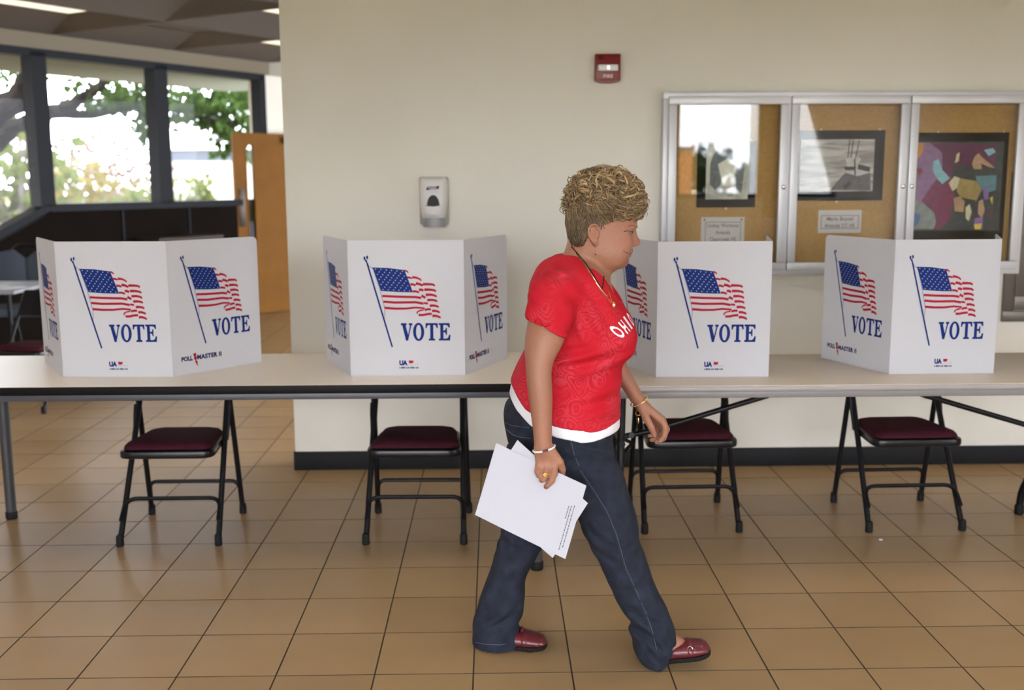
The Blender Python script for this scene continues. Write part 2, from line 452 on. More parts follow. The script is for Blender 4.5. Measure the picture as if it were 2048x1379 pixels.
b = MB(); b.box(.60, .90, -.06, 0, 1.93, 1.985); b.build('door_closer', M_bronze, dr, bevel=.008)
MB().tube([(.62, -.06, 1.99), (.80, -.16, 2.0), (.92, -.02, 2.01)], .009, 8).build('closer_arm', M_bronze, dr)

# ------------------------------------------------------------------ outdoors beyond the hall windows
M_mead = mat('dry_meadow', (0.125, 0.115, 0.075), 0.95, spec=0.0, var=0.25, vscale=0.5)
M_lawn = mat('mown_lawn', (0.21, 0.20, 0.10), 0.95, spec=0.0, var=0.2, vscale=0.6)
gq = MB(); gq.add([(*wp(-60, -.22), -.2), (*wp(80, -.22), -.2), (*wp(80, -150), -.2), (*wp(-60, -150), -.2)], [(0, 1, 2, 3)])
struct(gq.build('ground_meadow', M_mead))
gq = MB(); gq.add([(-90, RY - .2, -.2), (90, RY - .2, -.2), (90, -120, -.2), (-90, -120, -.2)], [(3, 2, 1, 0)])
struct(gq.build('ground_lawn', M_lawn))
M_bark = mat('bark', (0.016, 0.013, 0.011), 0.9, spec=0.0, var=0.3, vscale=12, bump=.6, bscale=20)
M_barkp = mat('pale_bark', (0.12, 0.105, 0.095), 0.9, spec=0.0, var=0.3, vscale=10)
def leaf_mat(n, c): return mat(n, c, 0.7, spec=0.06, trans=0.45, var=.25, vscale=1.5)
M_leafg = leaf_mat('leaf_green', (0.036, 0.066, 0.014)); M_leafy = leaf_mat('leaf_yellow', (0.105, 0.086, 0.024))
M_leafp = leaf_mat('leaf_pink', (0.105, 0.074, 0.060)); M_leafl = leaf_mat('leaf_lime', (0.062, 0.075, 0.022))
def leaves(mb, c, rad, n, L=0.14, W=0.045, droop=0.8):
    for _ in range(n):
        d = RNG.normal(size=3); d /= np.linalg.norm(d); r = RNG.random() ** .45
        p = np.array(c) + d * np.array(rad) * r
        a = RNG.normal(size=3) * .7 + np.array([0, 0, -droop]); a /= np.linalg.norm(a)
        s = np.cross(a, RNG.normal(size=3)); s /= np.linalg.norm(s)
        l = L * (0.7 + .6 * RNG.random()); w = W * (0.7 + .6 * RNG.random()); nn = np.cross(a, s) * w * .3
        mb.add([p, p + a * l * .45 + s * w + nn, p + a * l, p + a * l * .45 - s * w + nn], [(0, 1, 2), (0, 2, 3)])
def U(u, v, y): return tuple(unproject(u, v, y=y))
# big shade tree just outside: a trunk left of the panes, limbs reaching across them
TY = 15.0
tree = empty('shade_tree', (U(-190, 380, TY)[0], TY, -.2), label='dark limbed shade tree with hanging green leaves outside the hall windows', cat='tree')
off = Vector(tree.location)
def limb(pts, r, name='limb'):
    P = [Vector(U(u, v, y)) - off for u, v, y in pts]
    Q = []
    for i in range(len(P) - 1):
        for k in range(5): Q.append(P[i].lerp(P[i + 1], k / 5) + Vector(RNG.normal(size=3) * r[0] * .12))
    Q.append(P[-1]); R = [r[0] + (r[1] - r[0]) * i / (len(Q) - 1) for i in range(len(Q))]
    MB().tube(Q, R, 9).build(name, M_bark, tree, smooth=True)
tp = Vector(U(-190, 380, TY)) - off
MB().tube([(0, 0, 0), (0.05, 0, 1.2), (tp.x + .1, 0, 2.3), (tp.x + .3, 0, 3.4), (tp.x + .2, .2, 5.2)], [.42, .36, .33, .26, .12], 12).build('trunk', M_bark, tree, smooth=True)
limb([(-190, 345, TY), (-40, 260, 15), (30, 200, 14.8), (75, 140, 14.6), (130, 60, 14.5)], (.22, .13))
limb([(-190, 370, TY), (-20, 296, 14.9), (40, 248, 14.7), (100, 228, 14.6), (150, 205, 14.6), (195, 175, 14.6), (225, 135, 14.7)], (.13, .05))
limb([(95, 230, 14.6), (185, 229, 14.8), (262, 212, 15), (335, 212, 15.2), (400, 235, 15.4), (450, 252, 15.5), (512, 228, 15.7)], (.07, .03))
limb([(-120, 300, 15), (10, 270, 16.2), (0, 200, 16), (60, 165, 16)], (.08, .03))
fo = MB()
for (u, v, y, rx, rz, n) in [(215, 185, 14.9, .5, .22, 150), (270, 190, 15, .45, .25, 170), (305, 205, 15, .3, .25, 110), (180, 205, 14.8, .35, .12, 60), (150, 168, 14.8, .2, .1, 18),
                             (290, 240, 15, .25, .25, 60), (285, 265, 15, .1, .12, 12), (380, 200, 15.5, .5, .3, 190), (440, 205, 15.6, .55, .35, 260), (490, 200, 15.8, .5, .4, 240),
                             (430, 250, 15.6, .35, .25, 80), (480, 255, 15.7, .4, .3, 120), (455, 290, 15.7, .25, .2, 40), (350, 220, 15.3, .3, .3, 70), (500, 290, 15.8, .25, .3, 60),
                             (-40, 120, 15, .9, .6, 260), (60, 90, 15.2, .8, .3, 150), (300, 90, 15.2, 1.5, .5, 240), (480, 120, 15.8, 1.0, .6, 300)]:
    leaves(fo, Vector(U(u, v, y)) - off, (rx, rx, rz), n)
o = fo.build('foliage', M_leafg, tree, fix=False); o['kind'] = 'stuff'
# shrubs and small trees in the meadow
def shrub(u, vbase, y, w, h, m, label, n=420, name='meadow_shrub', cat='shrub', pale=True, bare=7):
    x = unproject(u, 300, y=y)[0]
    s = empty(name, (x, y, -.2), label=label, cat=cat, group='shrubs in the meadow')
    st = MB()
    for k in range(bare):
        a = RNG.random() * 6.28; rr = w * (.25 + .5 * RNG.random())
        st.tube([(0, 0, 0), (rr * .3 * math.cos(a), rr * .3 * math.sin(a), h * .4), (rr * .8 * math.cos(a), rr * .8 * math.sin(a), h * (.75 + .3 * RNG.random()))], [.05, .035, .012], 5)
    st.build('stems', M_barkp if pale else M_bark, s, smooth=True)
    f = MB(); leaves(f, (0, 0, h * .55), (w, w * .7, h * .48), n, .26, .10, .3)
    q = f.build('foliage', m, s, fix=False); q['kind'] = 'stuff'
shrub(20, 400, 20, 1.3, 3.2, M_leafl, 'loose lime and brown young tree beside the leftmost pane', 360, 'young_tree', 'tree', bare=10)
shrub(70, 400, 24, 1.0, 2.7, M_leafy, 'slim pale barked young tree with thin yellow leaves', 110, 'young_tree', 'tree', bare=10)
shrub(165, 400, 32, 1.7, 2.3, M_leafy, 'broad yellow autumn shrub in the pale meadow', 420)
shrub(215, 400, 37, 2.4, 3.6, M_leafp, 'tall pinkish autumn shrub behind the yellow one', 420)
shrub(268, 400, 28, 1.2, 1.6, M_leafl, 'low green shrub between the pink shrub and the window post', 320)
shrub(128, 400, 46, 2.2, 3.8, M_leafp, 'bare twiggy pink shrub beside the wide post', 200, bare=14)
shrub(300, 400, 44, 2.0, 2.6, M_leafy, 'small yellow shrub at the far edge of the meadow', 300)
shrub(392, 400, 34, .7, 1.9, M_leafl, 'narrow pale green shrub in front of the white building', 160)
# pale building beyond the meadow
bx0, by0 = unproject(335, 300, y=52)[0], 52.0
bl = empty('long_building', (bx0, by0, -.2), label='long low white building with a dark band beyond the meadow', cat='building')
M_bw = mat('white_cladding', (0.85, 0.85, 0.84), .7); M_bd = mat('dark_glazing', (0.03, 0.04, 0.06), .2)
MB().box(0, 9, 0, 6, 0, 2.65).build('plinth', mat('pale_wall', (.30, .29, .24), .8), bl); MB().box(.1, 8.9, .05, 6, 2.65, 3.2).build('window_band', M_bd, bl); MB().box(-.4, 9.4, -.5, 6.5, 3.2, 4.2).build('fascia', M_bw, bl)
# behind the camera (what the display glass mirrors): brick house, trees, a trunk, road
M_brick = mat('orange_brick', (0.42, 0.15, 0.05), .85, var=.15, vscale=6)
hb = empty('brick_house', (4.0, -40, -.2), label='low flat roofed orange brick house across the lawn', cat='building')
MB().box(-6, 5.4, -8, 0, 0, 3.0).build('wall', M_brick, hb); MB().box(-6.1, 5.5, -8.1, .1, 3.0, 3.2).build('roof', mat('roof_grey', (.10, .11, .13), .8), hb)
ob = empty('white_reflection_block', (7.4, -8.5, -.2), label='white block added beside the lawn to whiten the display glass reflection', cat='building')  # added out of view so the display glass mirrors white
MB().box(-2.1, 2.2, -3, 0, 0, 4.6).build('wall', M_bw, ob); MB().box(-2.2, 2.3, -3.1, .1, 4.6, 4.75).build('roof', MATS['roof_grey'], ob)
tk = empty('lawn_tree', (-2.6, -12.5, -.2), label='straight brown trunked tree standing on the lawn', cat='tree')
MB().tube([(0, 0, 0), (.02, 0, 2), (-.06, 0, 4), (-.15, 0, 7)], [.24, .2, .17, .12], 10).build('trunk', mat('brown_bark', (.16, .09, .045), .9), tk, smooth=True)
f = MB(); leaves(f, (0, 0, 8), (2.6, 2.6, 1.6), 700, .3, .12, .3); q = f.build('foliage', M_leafl, tk, fix=False); q['kind'] = 'stuff'
for k, (x, y, h, m) in enumerate([(11.6, -47, 3.6, M_leafg), (14.6, -48, 3.0, M_leafg), (17.8, -47, 3.8, M_leafl), (25.5, -44, 4.4, M_leafg), (-6, -40, 6, M_leafg), (-14, -42, 7, M_leafl)]):
    s = empty('lawn_tree', (x, y, -.2), label='dark round tree in the row at the far side of the lawn', cat='tree', group='trees at the far side of the lawn')
    MB().tube([(0, 0, 0), (0, 0, h * .5)], [.2, .12], 8).build('trunk', M_bark, s)
    f = MB(); leaves(f, (0, 0, h * .6), (h * .4, h * .4, h * .38), 420, .45, .2, .3); q = f.build('foliage', m, s, fix=False); q['kind'] = 'stuff'

# ------------------------------------------------------------------ folding chair (origin on the floor, sitter faces -y)
M_seatedge = mat('seat_pan_enamel', (0.007, 0.007, 0.008), 0.28, spec=.35)
def make_chair(fabric):
    c = empty('folding_chair')
    hw = .205; R = .0125
    for s in (-1, 1):
        fx = s * hw
        t = MB().tube([(fx, -.215, .012), (s * .196, -.02, .36), (s * .186, .20, .76)], R, 10)
        leg = t.build('back_upright', M_black, c, smooth=True)
        MB().lathe([(.0145, 0), (.0165, .006), (.0155, .038), (.0132, .048)], (fx, -.215, 0), 12).build('foot_cap', M_rubber, leg, smooth=True)
        t = MB().tube([(s * .208, .215, .012), (s * .2, .095, .57)], R * .95, 10)
        leg = t.build('rear_leg', M_black, c, smooth=True)
        MB().lathe([(.0145, 0), (.0165, .006), (.0155, .038), (.0132, .048)], (s * .208, .215, 0), 12).build('foot_cap', M_rubber, leg, smooth=True)
        b = MB()
        b.tube([(s * .197, .02, .395), (s * .203, .06, .50), (s * .203, .075, .545)], .010, 8)
        b.build('hinge_link', M_black, c, smooth=True)
    fr = MB().tube(arc_pts([(-.203, -.195, .105), (-.2, -.125, .178), (.2, -.125, .178), (.203, -.195, .105)], .07, 6), .0092, 8)
    fr.build('front_brace', M_black, c, smooth=True)
    fr = MB().tube(arc_pts([(-.205, .205, .09), (-.2, .18, .165), (.2, .18, .165), (.205, .205, .09)], .07, 6), .0092, 8)
    fr.build('rear_brace', M_black, c, smooth=True)
    # seat pan: rounded trapezoid
    def seat_loop(w0, w1, y0, y1, r, ins=0.0):
        q = [(-w0 + ins, y0 + ins, 0), (w0 - ins, y0 + ins, 0), (w1 - ins, y1 - ins, 0), (-w1 + ins, y1 - ins, 0)]
        out = []
        for i in range(4):
            a, b_, d_ = Vector(q[i - 1]), Vector(q[i]), Vector(q[(i + 1) % 4])
            e1 = b_ + (a - b_).normalized() * r; e2 = b_ + (d_ - b_).normalized() * r
            for k in range(6):
                t = k / 5; p = e1 * (1 - t) ** 2 + b_ * 2 * t * (1 - t) + e2 * t * t; out.append((p.x, p.y))
        return out
    L0 = seat_loop(.20, .172, -.215, .16, .06)
    sp = MB().prism(L0, .372, .405); so = sp.build('seat_pan', M_seatedge, c, bevel=.008)
    cu = MB(); rings = [(.0, .405), (.003, .414), (.012, .424), (.035, .432), (.08, .436)]
    vs_ = []; n = len(L0)
    for ins, z in rings:
        vs_ += [(x, y, z + .004 * (y < -.1)) for x, y in seat_loop(.188 - .0, .160, -.20, .148, max(.055 - ins * .3, .02), ins)]
    fs_ = [(i * n + k, i * n + (k + 1) % n, (i + 1) * n + (k + 1) % n, (i + 1) * n + k) for i in range(len(rings) - 1) for k in range(n)] + [tuple(range((len(rings) - 1) * n, len(rings) * n))]
    cu.add(vs_, fs_); cu.build('seat_cushion', fabric, c, smooth=True)
    # backrest panel
    bp = MB(); vs_ = []
    nx, nz = 10, 4
    for j in range(nz + 1):
        for i in range(nx + 1):
            x = -.182 + .364 * i / nx; z = .60 + .17 * j / nz; y = .115 + .085 * j / nz + .03 * (1 - (x / .182) ** 2)
            vs_.append((x, y, z))
    m_ = len(vs_); vs_ += [(x, y - .012, z) for x, y, z in vs_]
    fs_ = []
    for j in range(nz):
        for i in range(nx):
            a = j * (nx + 1) + i; q = (a, a + 1, a + nx + 2, a + nx + 1); fs_.append(q); fs_.append(tuple(m_ + k for k in q[::-1]))
    bd = [i for i in range(nx + 1)] + [j * (nx + 1) + nx for j in range(1, nz + 1)] + [nz * (nx + 1) + i for i in range(nx - 1, -1, -1)] + [j * (nx + 1) for j in range(nz - 1, 0, -1)]
    fs_ += [(bd[k], m_ + bd[k], m_ + bd[(k + 1) % len(bd)], bd[(k + 1) % len(bd)]) for k in range(len(bd))]
    bp.add(vs_, fs_); bp.build('backrest', M_black, c, smooth=True)
    return c
chair = make_chair(M_maroon)
spots = [(-1.37, 4.505, 0.0, 'black folding chair with maroon padded seat near the open hall floor'),
         (-.337, 4.49, -.02, 'black folding chair with maroon padded seat behind the dark edged table end, by the sanitizer'),
         (.84, 4.60, .02, 'black folding chair with maroon seat behind the grey table, crossed by the table brace'),
         (1.805, 4.59, .03, 'black folding chair with maroon seat behind the grey table, below the display case')]
for k, (x, y, a, lb) in enumerate(spots):
    o = chair if k == 0 else copy_tree(chair)
    o.location = (x, y, 0); o.rotation_euler.z = a
    tag(o, lb, 'chair', 'folding chairs behind the voting tables')
hc = copy_tree(chair); hc.location = (-3.12, 7.15, 0); hc.rotation_euler.z = -.25
tag(hc, 'black folding chair with maroon seat in front of the small hall table', 'chair')
# padded chair behind the hall table
gc = empty('padded_chair', (-3.98, 8.95, 0), .15, label='chair with slate blue padded split back behind the hall table', cat='chair')
M_slate = mat('slate_fabric', (0.06, 0.075, 0.10), .9, var=.1, vscale=40)
for s in (-1, 1):
    MB().prism([(s * .015, 0), (s * .33, 0), (s * .34, .04), (s * .015, .04)], 0, .01).build('seat_rail', M_black, gc).location = (0, -.2, .42)
    lp = [(0.0, .0), (.30, .0), (.33, .10), (.30, .25), (.20, .34), (.10, .36), (.0, .28)]
    b = MB(); b.add([(s * x, .0, z) for x, z in lp] + [(s * x, .05, z) for x, z in lp], [tuple(range(7)), tuple(range(7, 14))[::-1]] + [(i, (i + 1) % 7, 7 + (i + 1) % 7, 7 + i) for i in range(7)])
    q = b.build('back_pad', M_slate, gc, bevel=.012); q.location = (0, .2, .58)
    for yy in (-.2, .2):
        MB().tube([(s * .30, yy, 0), (s * .28, yy * .95, .45), (s * .28, yy * 1.05, .58)], .014, 8).build('leg', M_black, gc, smooth=True)
MB().box(-.30, .30, -.25, .22, .41, .48).build('seat', M_slate, gc, bevel=.02)
MB().tube(arc_pts([(-.2, .26, .60), (-.12, .262, .975), (.12, .262, .975), (.2, .26, .60)], .12), .013, 8).build('back_hoop', M_black, gc, smooth=True)

# ------------------------------------------------------------------ tables
M_lamin = mat('beige_laminate', (0.74, 0.65, 0.53), 0.30, var=0.04, vscale=120, spec=.5)
M_edge = mat('black_edge_band', (0.006, 0.005, 0.005), 0.5, spec=.12)
M_apron = mat('grey_apron', (0.055, 0.055, 0.065), 0.4)
M_legg = mat('grey_leg_tube', (0.05, 0.048, 0.05), 0.38, spec=.4)
HL = .745
t1 = empty('long_table', (-1.02, 4.325, 0), label='long table with beige top, black rounded edge and straight thick legs', cat='table')
hx, hy = 1.22, .375
MB().box(-hx + .004, hx - .004, -hy + .004, hy - .004, HL - .006, HL).build('tabletop', M_lamin, t1)
q = MB()
q.box(-hx, hx, -hy, hy, HL - .033, HL - .001); q.build('edge_band', M_edge, t1, bevel=.004, seg=2)
q = MB(); ap = .006
q.box(-hx + ap, hx - ap, -hy + ap, -hy + ap + .018, HL - .056, HL - .033); q.box(-hx + ap, hx - ap, hy - ap - .018, hy - ap, HL - .056, HL - .033)
q.box(-hx + ap, -hx + ap + .018, -hy + ap, hy - ap, HL - .056, HL - .033); q.box(hx - ap - .018, hx - ap, -hy + ap, hy - ap, HL - .056, HL - .033)
q.build('apron', M_apron, t1, bevel=.002)
for sx in (-1, 1):
    for sy in (-1, 1):
        x, y = sx * 1.178, sy * .352
        lg = MB().tube([(x, y, .03), (x, y, HL - .03)], [.0225, .0255], 16).build('leg', M_legg, t1, smooth=True)
        MB().lathe([(.0235, 0), (.026, .006), (.026, .032), (.023, .036)], (x, y, 0), 16).build('foot_cap', M_rubber, lg, smooth=True)
HR = .735
M_gtop = mat('grey_beige_laminate', (0.48, 0.41, 0.32), 0.32, var=0.04, vscale=120, spec=.5)
M_gedge = mat('grey_moulded_edge', (0.33, 0.30, 0.285), 0.35)
t2 = empty('folding_table', (1.44, 4.285, 0), label='grey topped folding table with black tubular folding legs and braces', cat='table')
hy2 = .36
MB().box(-1.214, 1.214, -hy2 + .006, hy2 - .006, HR - .006, HR).build('tabletop', M_gtop, t2, bevel=.002)
MB().box(-1.22, 1.22, -hy2, hy2, HR - .026, HR - .0015).build('edge_band', M_gedge, t2, bevel=.011, seg=4)
q = MB()
q.box(-1.205, 1.205, -hy2 + .012, -hy2 + .03, HR - .05, HR - .024); q.box(-1.205, 1.205, hy2 - .03, hy2 - .012, HR - .05, HR - .024)
q.box(-1.205, -1.187, -hy2 + .012, hy2 - .012, HR - .05, HR - .024); q.box(1.187, 1.205, -hy2 + .012, hy2 - .012, HR - .05, HR - .024)
q.build('apron', mat('grey_rail', (.20, .185, .18), .4), t2, bevel=.003)
for sx in (-1, 1):
    X = sx * .93
    for sy in (-1, 1):
        P = [(X, sy * .31, .012), (X, sy * .305, .10), (X + sx * .012, sy * .26, .20), (X + sx * .012, sy * .15, .33), (X + sx * .005, sy * .12, .42), (X, sy * .12, HR - .03)]
        lg = MB().tube(arc_pts(P, .07, 5), .0165, 12).build('leg', M_black, t2, smooth=True)
        MB().lathe([(.018, 0), (.021, .006), (.0205, .04), (.017, .045)], (X, sy * .31, 0), 14).build('foot_cap', M_rubber, lg, smooth=True)
    MB().tube([(X, -.14, .455), (X, .14, .455)], .0125, 10).build('crossbar', M_black, t2, smooth=True)
    MB().tube([(X, -.02, .455), (X - sx * .12, -.02, .478), (X - sx * .60, -.02, .622), (X - sx * .84, -.02, HR - .026)], .0115, 10).build('brace', M_black, t2, smooth=True)
    MB().tube([(X, .02, .45), (X - sx * .06, .02, .42), (X - sx * .01, .10, .33)], .009, 8).build('brace_link', M_black, t2, smooth=True)
    MB().lathe([(.011, -.004), (.011, .004)], (X - sx * .05, -.034, .466), 12, 'y').build('rivet', M_legg, t2)
# small hall table with papers
ht = empty('hall_table', (-4.05, 8.0, 0), .0, label='grey topped table in the hall with papers lying on it', cat='table')
MB().box(-.75, .62, -.40, .40, .715, .74).build('tabletop', mat('cool_grey_top', (.30, .31, .33), .4), ht, bevel=.006)
for x in (-.62, .55):
    for y in (-.33, .33):
        MB().tube([(x, y, 0), (x, y, .715)], .016, 10).build('leg', M_black, ht, smooth=True)
M_paper = mat('white_paper', (0.62, 0.62, 0.65), 0.7)
for k, (x, y, a) in enumerate([(-3.78, 7.92, .2), (-3.62, 7.80, -.3), (-4.2, 7.86, .5)]):
    p = MB().box(-.14, .14, -.108, .108, 0, .003).build('paper_sheet', M_paper); p.location = (x, y, .7402 + .0032 * (k == 1)); p.rotation_euler.z = a
    tag(p, 'white sheet of paper lying on the hall table', 'paper', 'papers on the hall table')

# ------------------------------------------------------------------ voting booths
M_board = mat('white_plastic_board', (0.78, 0.778, 0.80), 0.5, spec=.3, trans=.48)
M_blue = mat('print_blue', (0.005, 0.022, 0.15), 0.6, spec=.12); M_red = mat('print_red', (0.36, 0.010, 0.024), 0.6, spec=.12)
M_white = mat('print_white', (0.60, 0.60, 0.63), 0.6, spec=.12); M_navy = mat('print_navy', (0.008, 0.012, 0.075), 0.6, spec=.12); M_greyp = mat('print_grey', (.45, .5, .6), .5)
PH = .533
# art is drawn in pixels of one front panel: 230 wide, 274 high
def cpt(cx, cy): return (740 + cx / 5.106 - 699.0, 490 + cy / 5.106 - 477.0)
def band(pts, th0, th1=None):
    th1 = th0 if th1 is None else th1
    if th0 > 1.5: th0, th1 = th0 * 1.12, th1 * 1.12
    P = [np.array(p, float) for p in pts]; n = len(P); up, dn = [], []
    for i in range(n):
        t = P[min(i + 1, n - 1)] - P[max(i - 1, 0)]; t = t / np.linalg.norm(t); q = np.array([-t[1], t[0]]); th = th0 + (th1 - th0) * i / (n - 1)
        up.append(tuple(P[i] + q * th / 2)); dn.append(tuple(P[i] - q * th / 2))
    return up + dn[::-1]
def ell(cx, cy, rx, ry, n=28): return [(cx + rx * math.cos(2 * math.pi * k / n), cy + ry * math.sin(2 * math.pi * k / n)) for k in range(n)]
def seg_(*p): return [cpt(*q) for q in p]
red_bands = []
red_bands += [band(seg_((131, 503), (250, 510), (380, 514), (470, 516), (528, 526)), 4.2), band(seg_((142, 562), (260, 572), (380, 571), (470, 570), (550, 584)), 4.2), band(seg_((152, 626), (260, 634), (370, 634), (470, 624), (562, 632)), 4.4, 3.2)]
red_bands += [band(seg_((362, 242), (385, 250), (402, 264)), 3.5, 2), band(seg_((388, 314), (415, 316), (438, 324)), 4, 3), band(seg_((420, 384), (448, 386), (474, 396)), 4.4, 3.5), band(seg_((443, 456), (475, 457), (507, 468)), 4, 3.6)]
red_bands += [band(seg_((440, 312), (480, 316), (515, 330), (533, 348)), 4.6, 2.4), band(seg_((475, 376), (510, 382), (546, 398)), 5, 4), band(seg_((505, 440), (530, 440), (552, 450)), 4.4), band(seg_((530, 500), (550, 512), (571, 524)), 4.6, 4), band(seg_((553, 579), (575, 580), (595, 586)), 3.6), band(seg_((560, 652), (590, 642), (624, 644)), 4)]
for a in [((548, 384), (610, 384), (650, 388), (668, 402)), ((560, 440), (615, 440), (660, 446), (680, 460)), ((573, 494), (625, 492), (665, 500), (685, 514)), ((588, 548), (635, 546), (672, 552), (690, 564)), ((612, 606), (650, 604), (684, 610), (703, 622)), ((635, 660), (665, 658), (695, 666), (714, 678)), ((638, 712), (670, 710), (700, 718), (722, 732))]:
    red_bands.append(band(seg_(*a), 4.8, 3.4))
red_bands += [band(seg_((482, 688), (486, 670), (510, 656), (552, 648)), 2.6), band(seg_((497, 702), (540, 702), (590, 692), (632, 690)), 4.2)]
canton = seg_((38, 210), (200, 216), (362, 238), (380, 285), (402, 345), (424, 405), (444, 467), (360, 466), (280, 463), (120, 451), (102, 395), (85, 340), (62, 275))
TL, TR, BR, BL = [np.array(cpt(*p)) for p in ((38, 210), (362, 238), (444, 467), (120, 451))]
stars = []
for r in range(9):
    for k in range(6 if r % 2 == 0 else 5):
        a = (k + (.5 if r % 2 == 0 else 1.0)) / 6; b_ = (r + .6) / 9.2
        p = (TL * (1 - a) + TR * a) * (1 - b_) + (BL * (1 - a) + BR * a) * b_
        stars.append([(p[0] + (1.5 if q % 2 == 0 else .7) * math.sin(math.pi * q / 5), p[1] - (1.5 if q % 2 == 0 else .7) * math.cos(math.pi * q / 5)) for q in range(10)])
pole = [band([(38.2, 45), (61.5, 131), (84.6, 215.5)], 2.9)]
pole += [band([(38.4, 46), (43, 52), (50, 57.5)], .8), band([(71.5, 138), (71, 150), (70.5, 156)], .8), band([(50, 57), (62, 96), (71.5, 138)], .7)]
pole += [ell(33.5, 35.5, 2.0, 3.6), ell(38.8, 34.0, 1.9, 3.8), band([(34, 38), (37, 42), (38.5, 46)], 2.2), ell(36.6, 41, 2.2, 2.0)]
def vote_letters():
    x0, y0, sc = *cpt(0, 0), 1 / 5.106
    def L(pts): return [cpt(*p) for p in pts]
    V = [L([(315, 786), (374, 786), (374, 806), (363, 808), (387, 905), (408, 808), (396, 806), (396, 786), (432, 786), (432, 806), (422, 808), (386, 968), (364, 968), (328, 808), (315, 806)])]
    O = [[cpt(495 + 57 * math.cos(t), 877 + 95 * math.sin(t)) for t in np.linspace(0, 2 * math.pi, 36)[:-1]], [cpt(495 + 26 * math.cos(t), 877 + 74 * math.sin(t)) for t in np.linspace(0, 2 * math.pi, 30)[:-1]]]
    T = [L([(567, 786), (690, 786), (692, 836), (680, 840), (672, 814), (660, 806), (645, 806), (645, 946), (662, 950), (662, 968), (597, 968), (597, 950), (613, 946), (613, 806), (598, 806), (585, 814), (577, 840), (565, 836)])]
    E_ = [L([(700, 786), (812, 786), (815, 832), (803, 834), (792, 812), (775, 806), (748, 806), (748, 864), (768, 860), (772, 836), (784, 836), (784, 908), (772, 908), (768, 884), (748, 882), (748, 948), (778, 948), (796, 936), (806, 908), (820, 910), (815, 968), (700, 968), (700, 950), (716, 946), (716, 808), (700, 804)])]
    return [V, O, T, E_]
VOTE = vote_letters()
def booth_panel(booth, a, b, z0, kind, first_z=0.0):
    """one board from plan point a to b (as seen from the front, left to right)"""
    a = np.array(a); b = np.array(b); W = float(np.linalg.norm(b - a)); d = (b - a) / W; n = np.array([d[1], -d[0]])  # n: front
    th = .0045
    r = .022
    pts = []
    def corner(cx, cz, sx, sz, rr):
        for k in range(6):
            t = math.pi / 2 * k / 5
            pts.append((cx - sx * rr + sx * rr * (math.cos(t) if sx * sz > 0 else math.sin(t)), cz - sz * rr + sz * rr * (math.sin(t) if sx * sz > 0 else math.cos(t))))
    pts += [(0, 0), (W, 0)]
    if kind == 'right': corner(W, PH, 1, 1, r)
    else: pts.append((W, PH))
    if kind == 'left': corner(0, PH, -1, 1, r)
    else: pts.append((0, PH))
    m_ = len(pts)
    def P3(x, z, off=0.0): q = a + d * x + n * off; return (q[0] - booth.location.x, q[1] - booth.location.y, z0 + z - booth.location.z)
    mb = MB(); mb.add([P3(x, z, 0) for x, z in pts] + [P3(x, z, -th) for x, z in pts], [tuple(range(m_)), tuple(range(m_, 2 * m_))[::-1]] + [(i, m_ + i, m_ + (i + 1) % m_, (i + 1) % m_) for i in range(m_)])
    pn = mb.build('panel', M_board, booth)
    sx, sz = W / 230.0, PH / 274.0
    def F(off): return lambda x, y: P3(x * sx, PH - y * sz, off)
    def flip(l): return [(x, -y) for x, y in l]
    def put(mb, loops, off): f = F(off); mb.poly([flip(l) for l in loops], lambda x, y: f(x, -y))
    fl_ = MB(); fl_.cur = 0; put(fl_, [canton], .0008)
    for l in pole: put(fl_, [l], .0009)
    fl_.cur = 1
    for l in red_bands: put(fl_, [l], .0010)
    fl_.cur = 2
    for l in stars: put(fl_, [l], .0014)
    fl_.build('flag_print', [M_blue, M_red, M_white], pn, fix=False)
    v_ = MB()
    for l in VOTE: put(v_, l, .0009)
    v_.build('vote_lettering', M_blue, pn, fix=False)
    def text(txt, px, py, size_px, m, name, bold=0.0, maxw=None, space=1.0):
        vs_, fs_ = text_loops_mesh(txt, size_px, bold * size_px, space=space)
        x_ = [v[0] for v in vs_]; k = (maxw / (max(x_) - min(x_))) if maxw else 1.0
        f = F(.0010); t = MB(); t.add([f(px + (x - min(x_)) * k, py - y) for x, y in vs_], fs_); return t.build(name, m, pn, fix=False)
    if kind == 'mid':
        text('UA', 98, 252.5, 13.0, M_blue, 'logo_letters', .07, 16.5)
        lg = MB(); put(lg, [[cpt(*p) for p in ((388, 1176), (402, 1173), (412, 1178), (425, 1176), (438, 1173), (434, 1190), (437, 1200), (420, 1203), (408, 1208), (398, 1203), (386, 1205), (391, 1190))]], .0010)
        lg.build('logo_emblem', M_red, pn, fix=False)
        text('VOTING SYSTEMS', 116, 252.5, 3.6, M_greyp, 'logo_line', 0.0, 21)
        text('1-800-UA 838 UA', 98, 259.5, 4.4, M_navy, 'phone_line', .05, 39)
    else:
        x0 = 22
        text('POLL', x0, 246, 12.5, M_navy, 'maker_lettering', .05, 28)
        text('MASTER II', x0 + 39, 246, 12.5, M_navy, 'maker_lettering', .05, 62, 1.1)
        bo = MB(); put(bo, [[(x0 + 29, 233), (x0 + 37, 232), (x0 + 36, 240), (x0 + 39, 241), (x0 + 36, 248), (x0 + 39, 249), (x0 + 40, 261), (x0 + 33, 250), (x0 + 35, 249), (x0 + 30, 243), (x0 + 32, 242)]], .0010)
        bo.build('bolt_mark', M_red, pn, fix=False)
def booth(e0, f0, f1, e1, z0, label):
    c = (np.array(f0) + np.array(f1)) / 2
    o = empty('voting_booth', (c[0], c[1], z0), label=label, cat='voting booth', group='white voting booths on the tables')
    booth_panel(o, e0, f0, z0, 'left'); booth_panel(o, f0, f1, z0, 'mid'); booth_panel(o, f1, e1, z0, 'right')
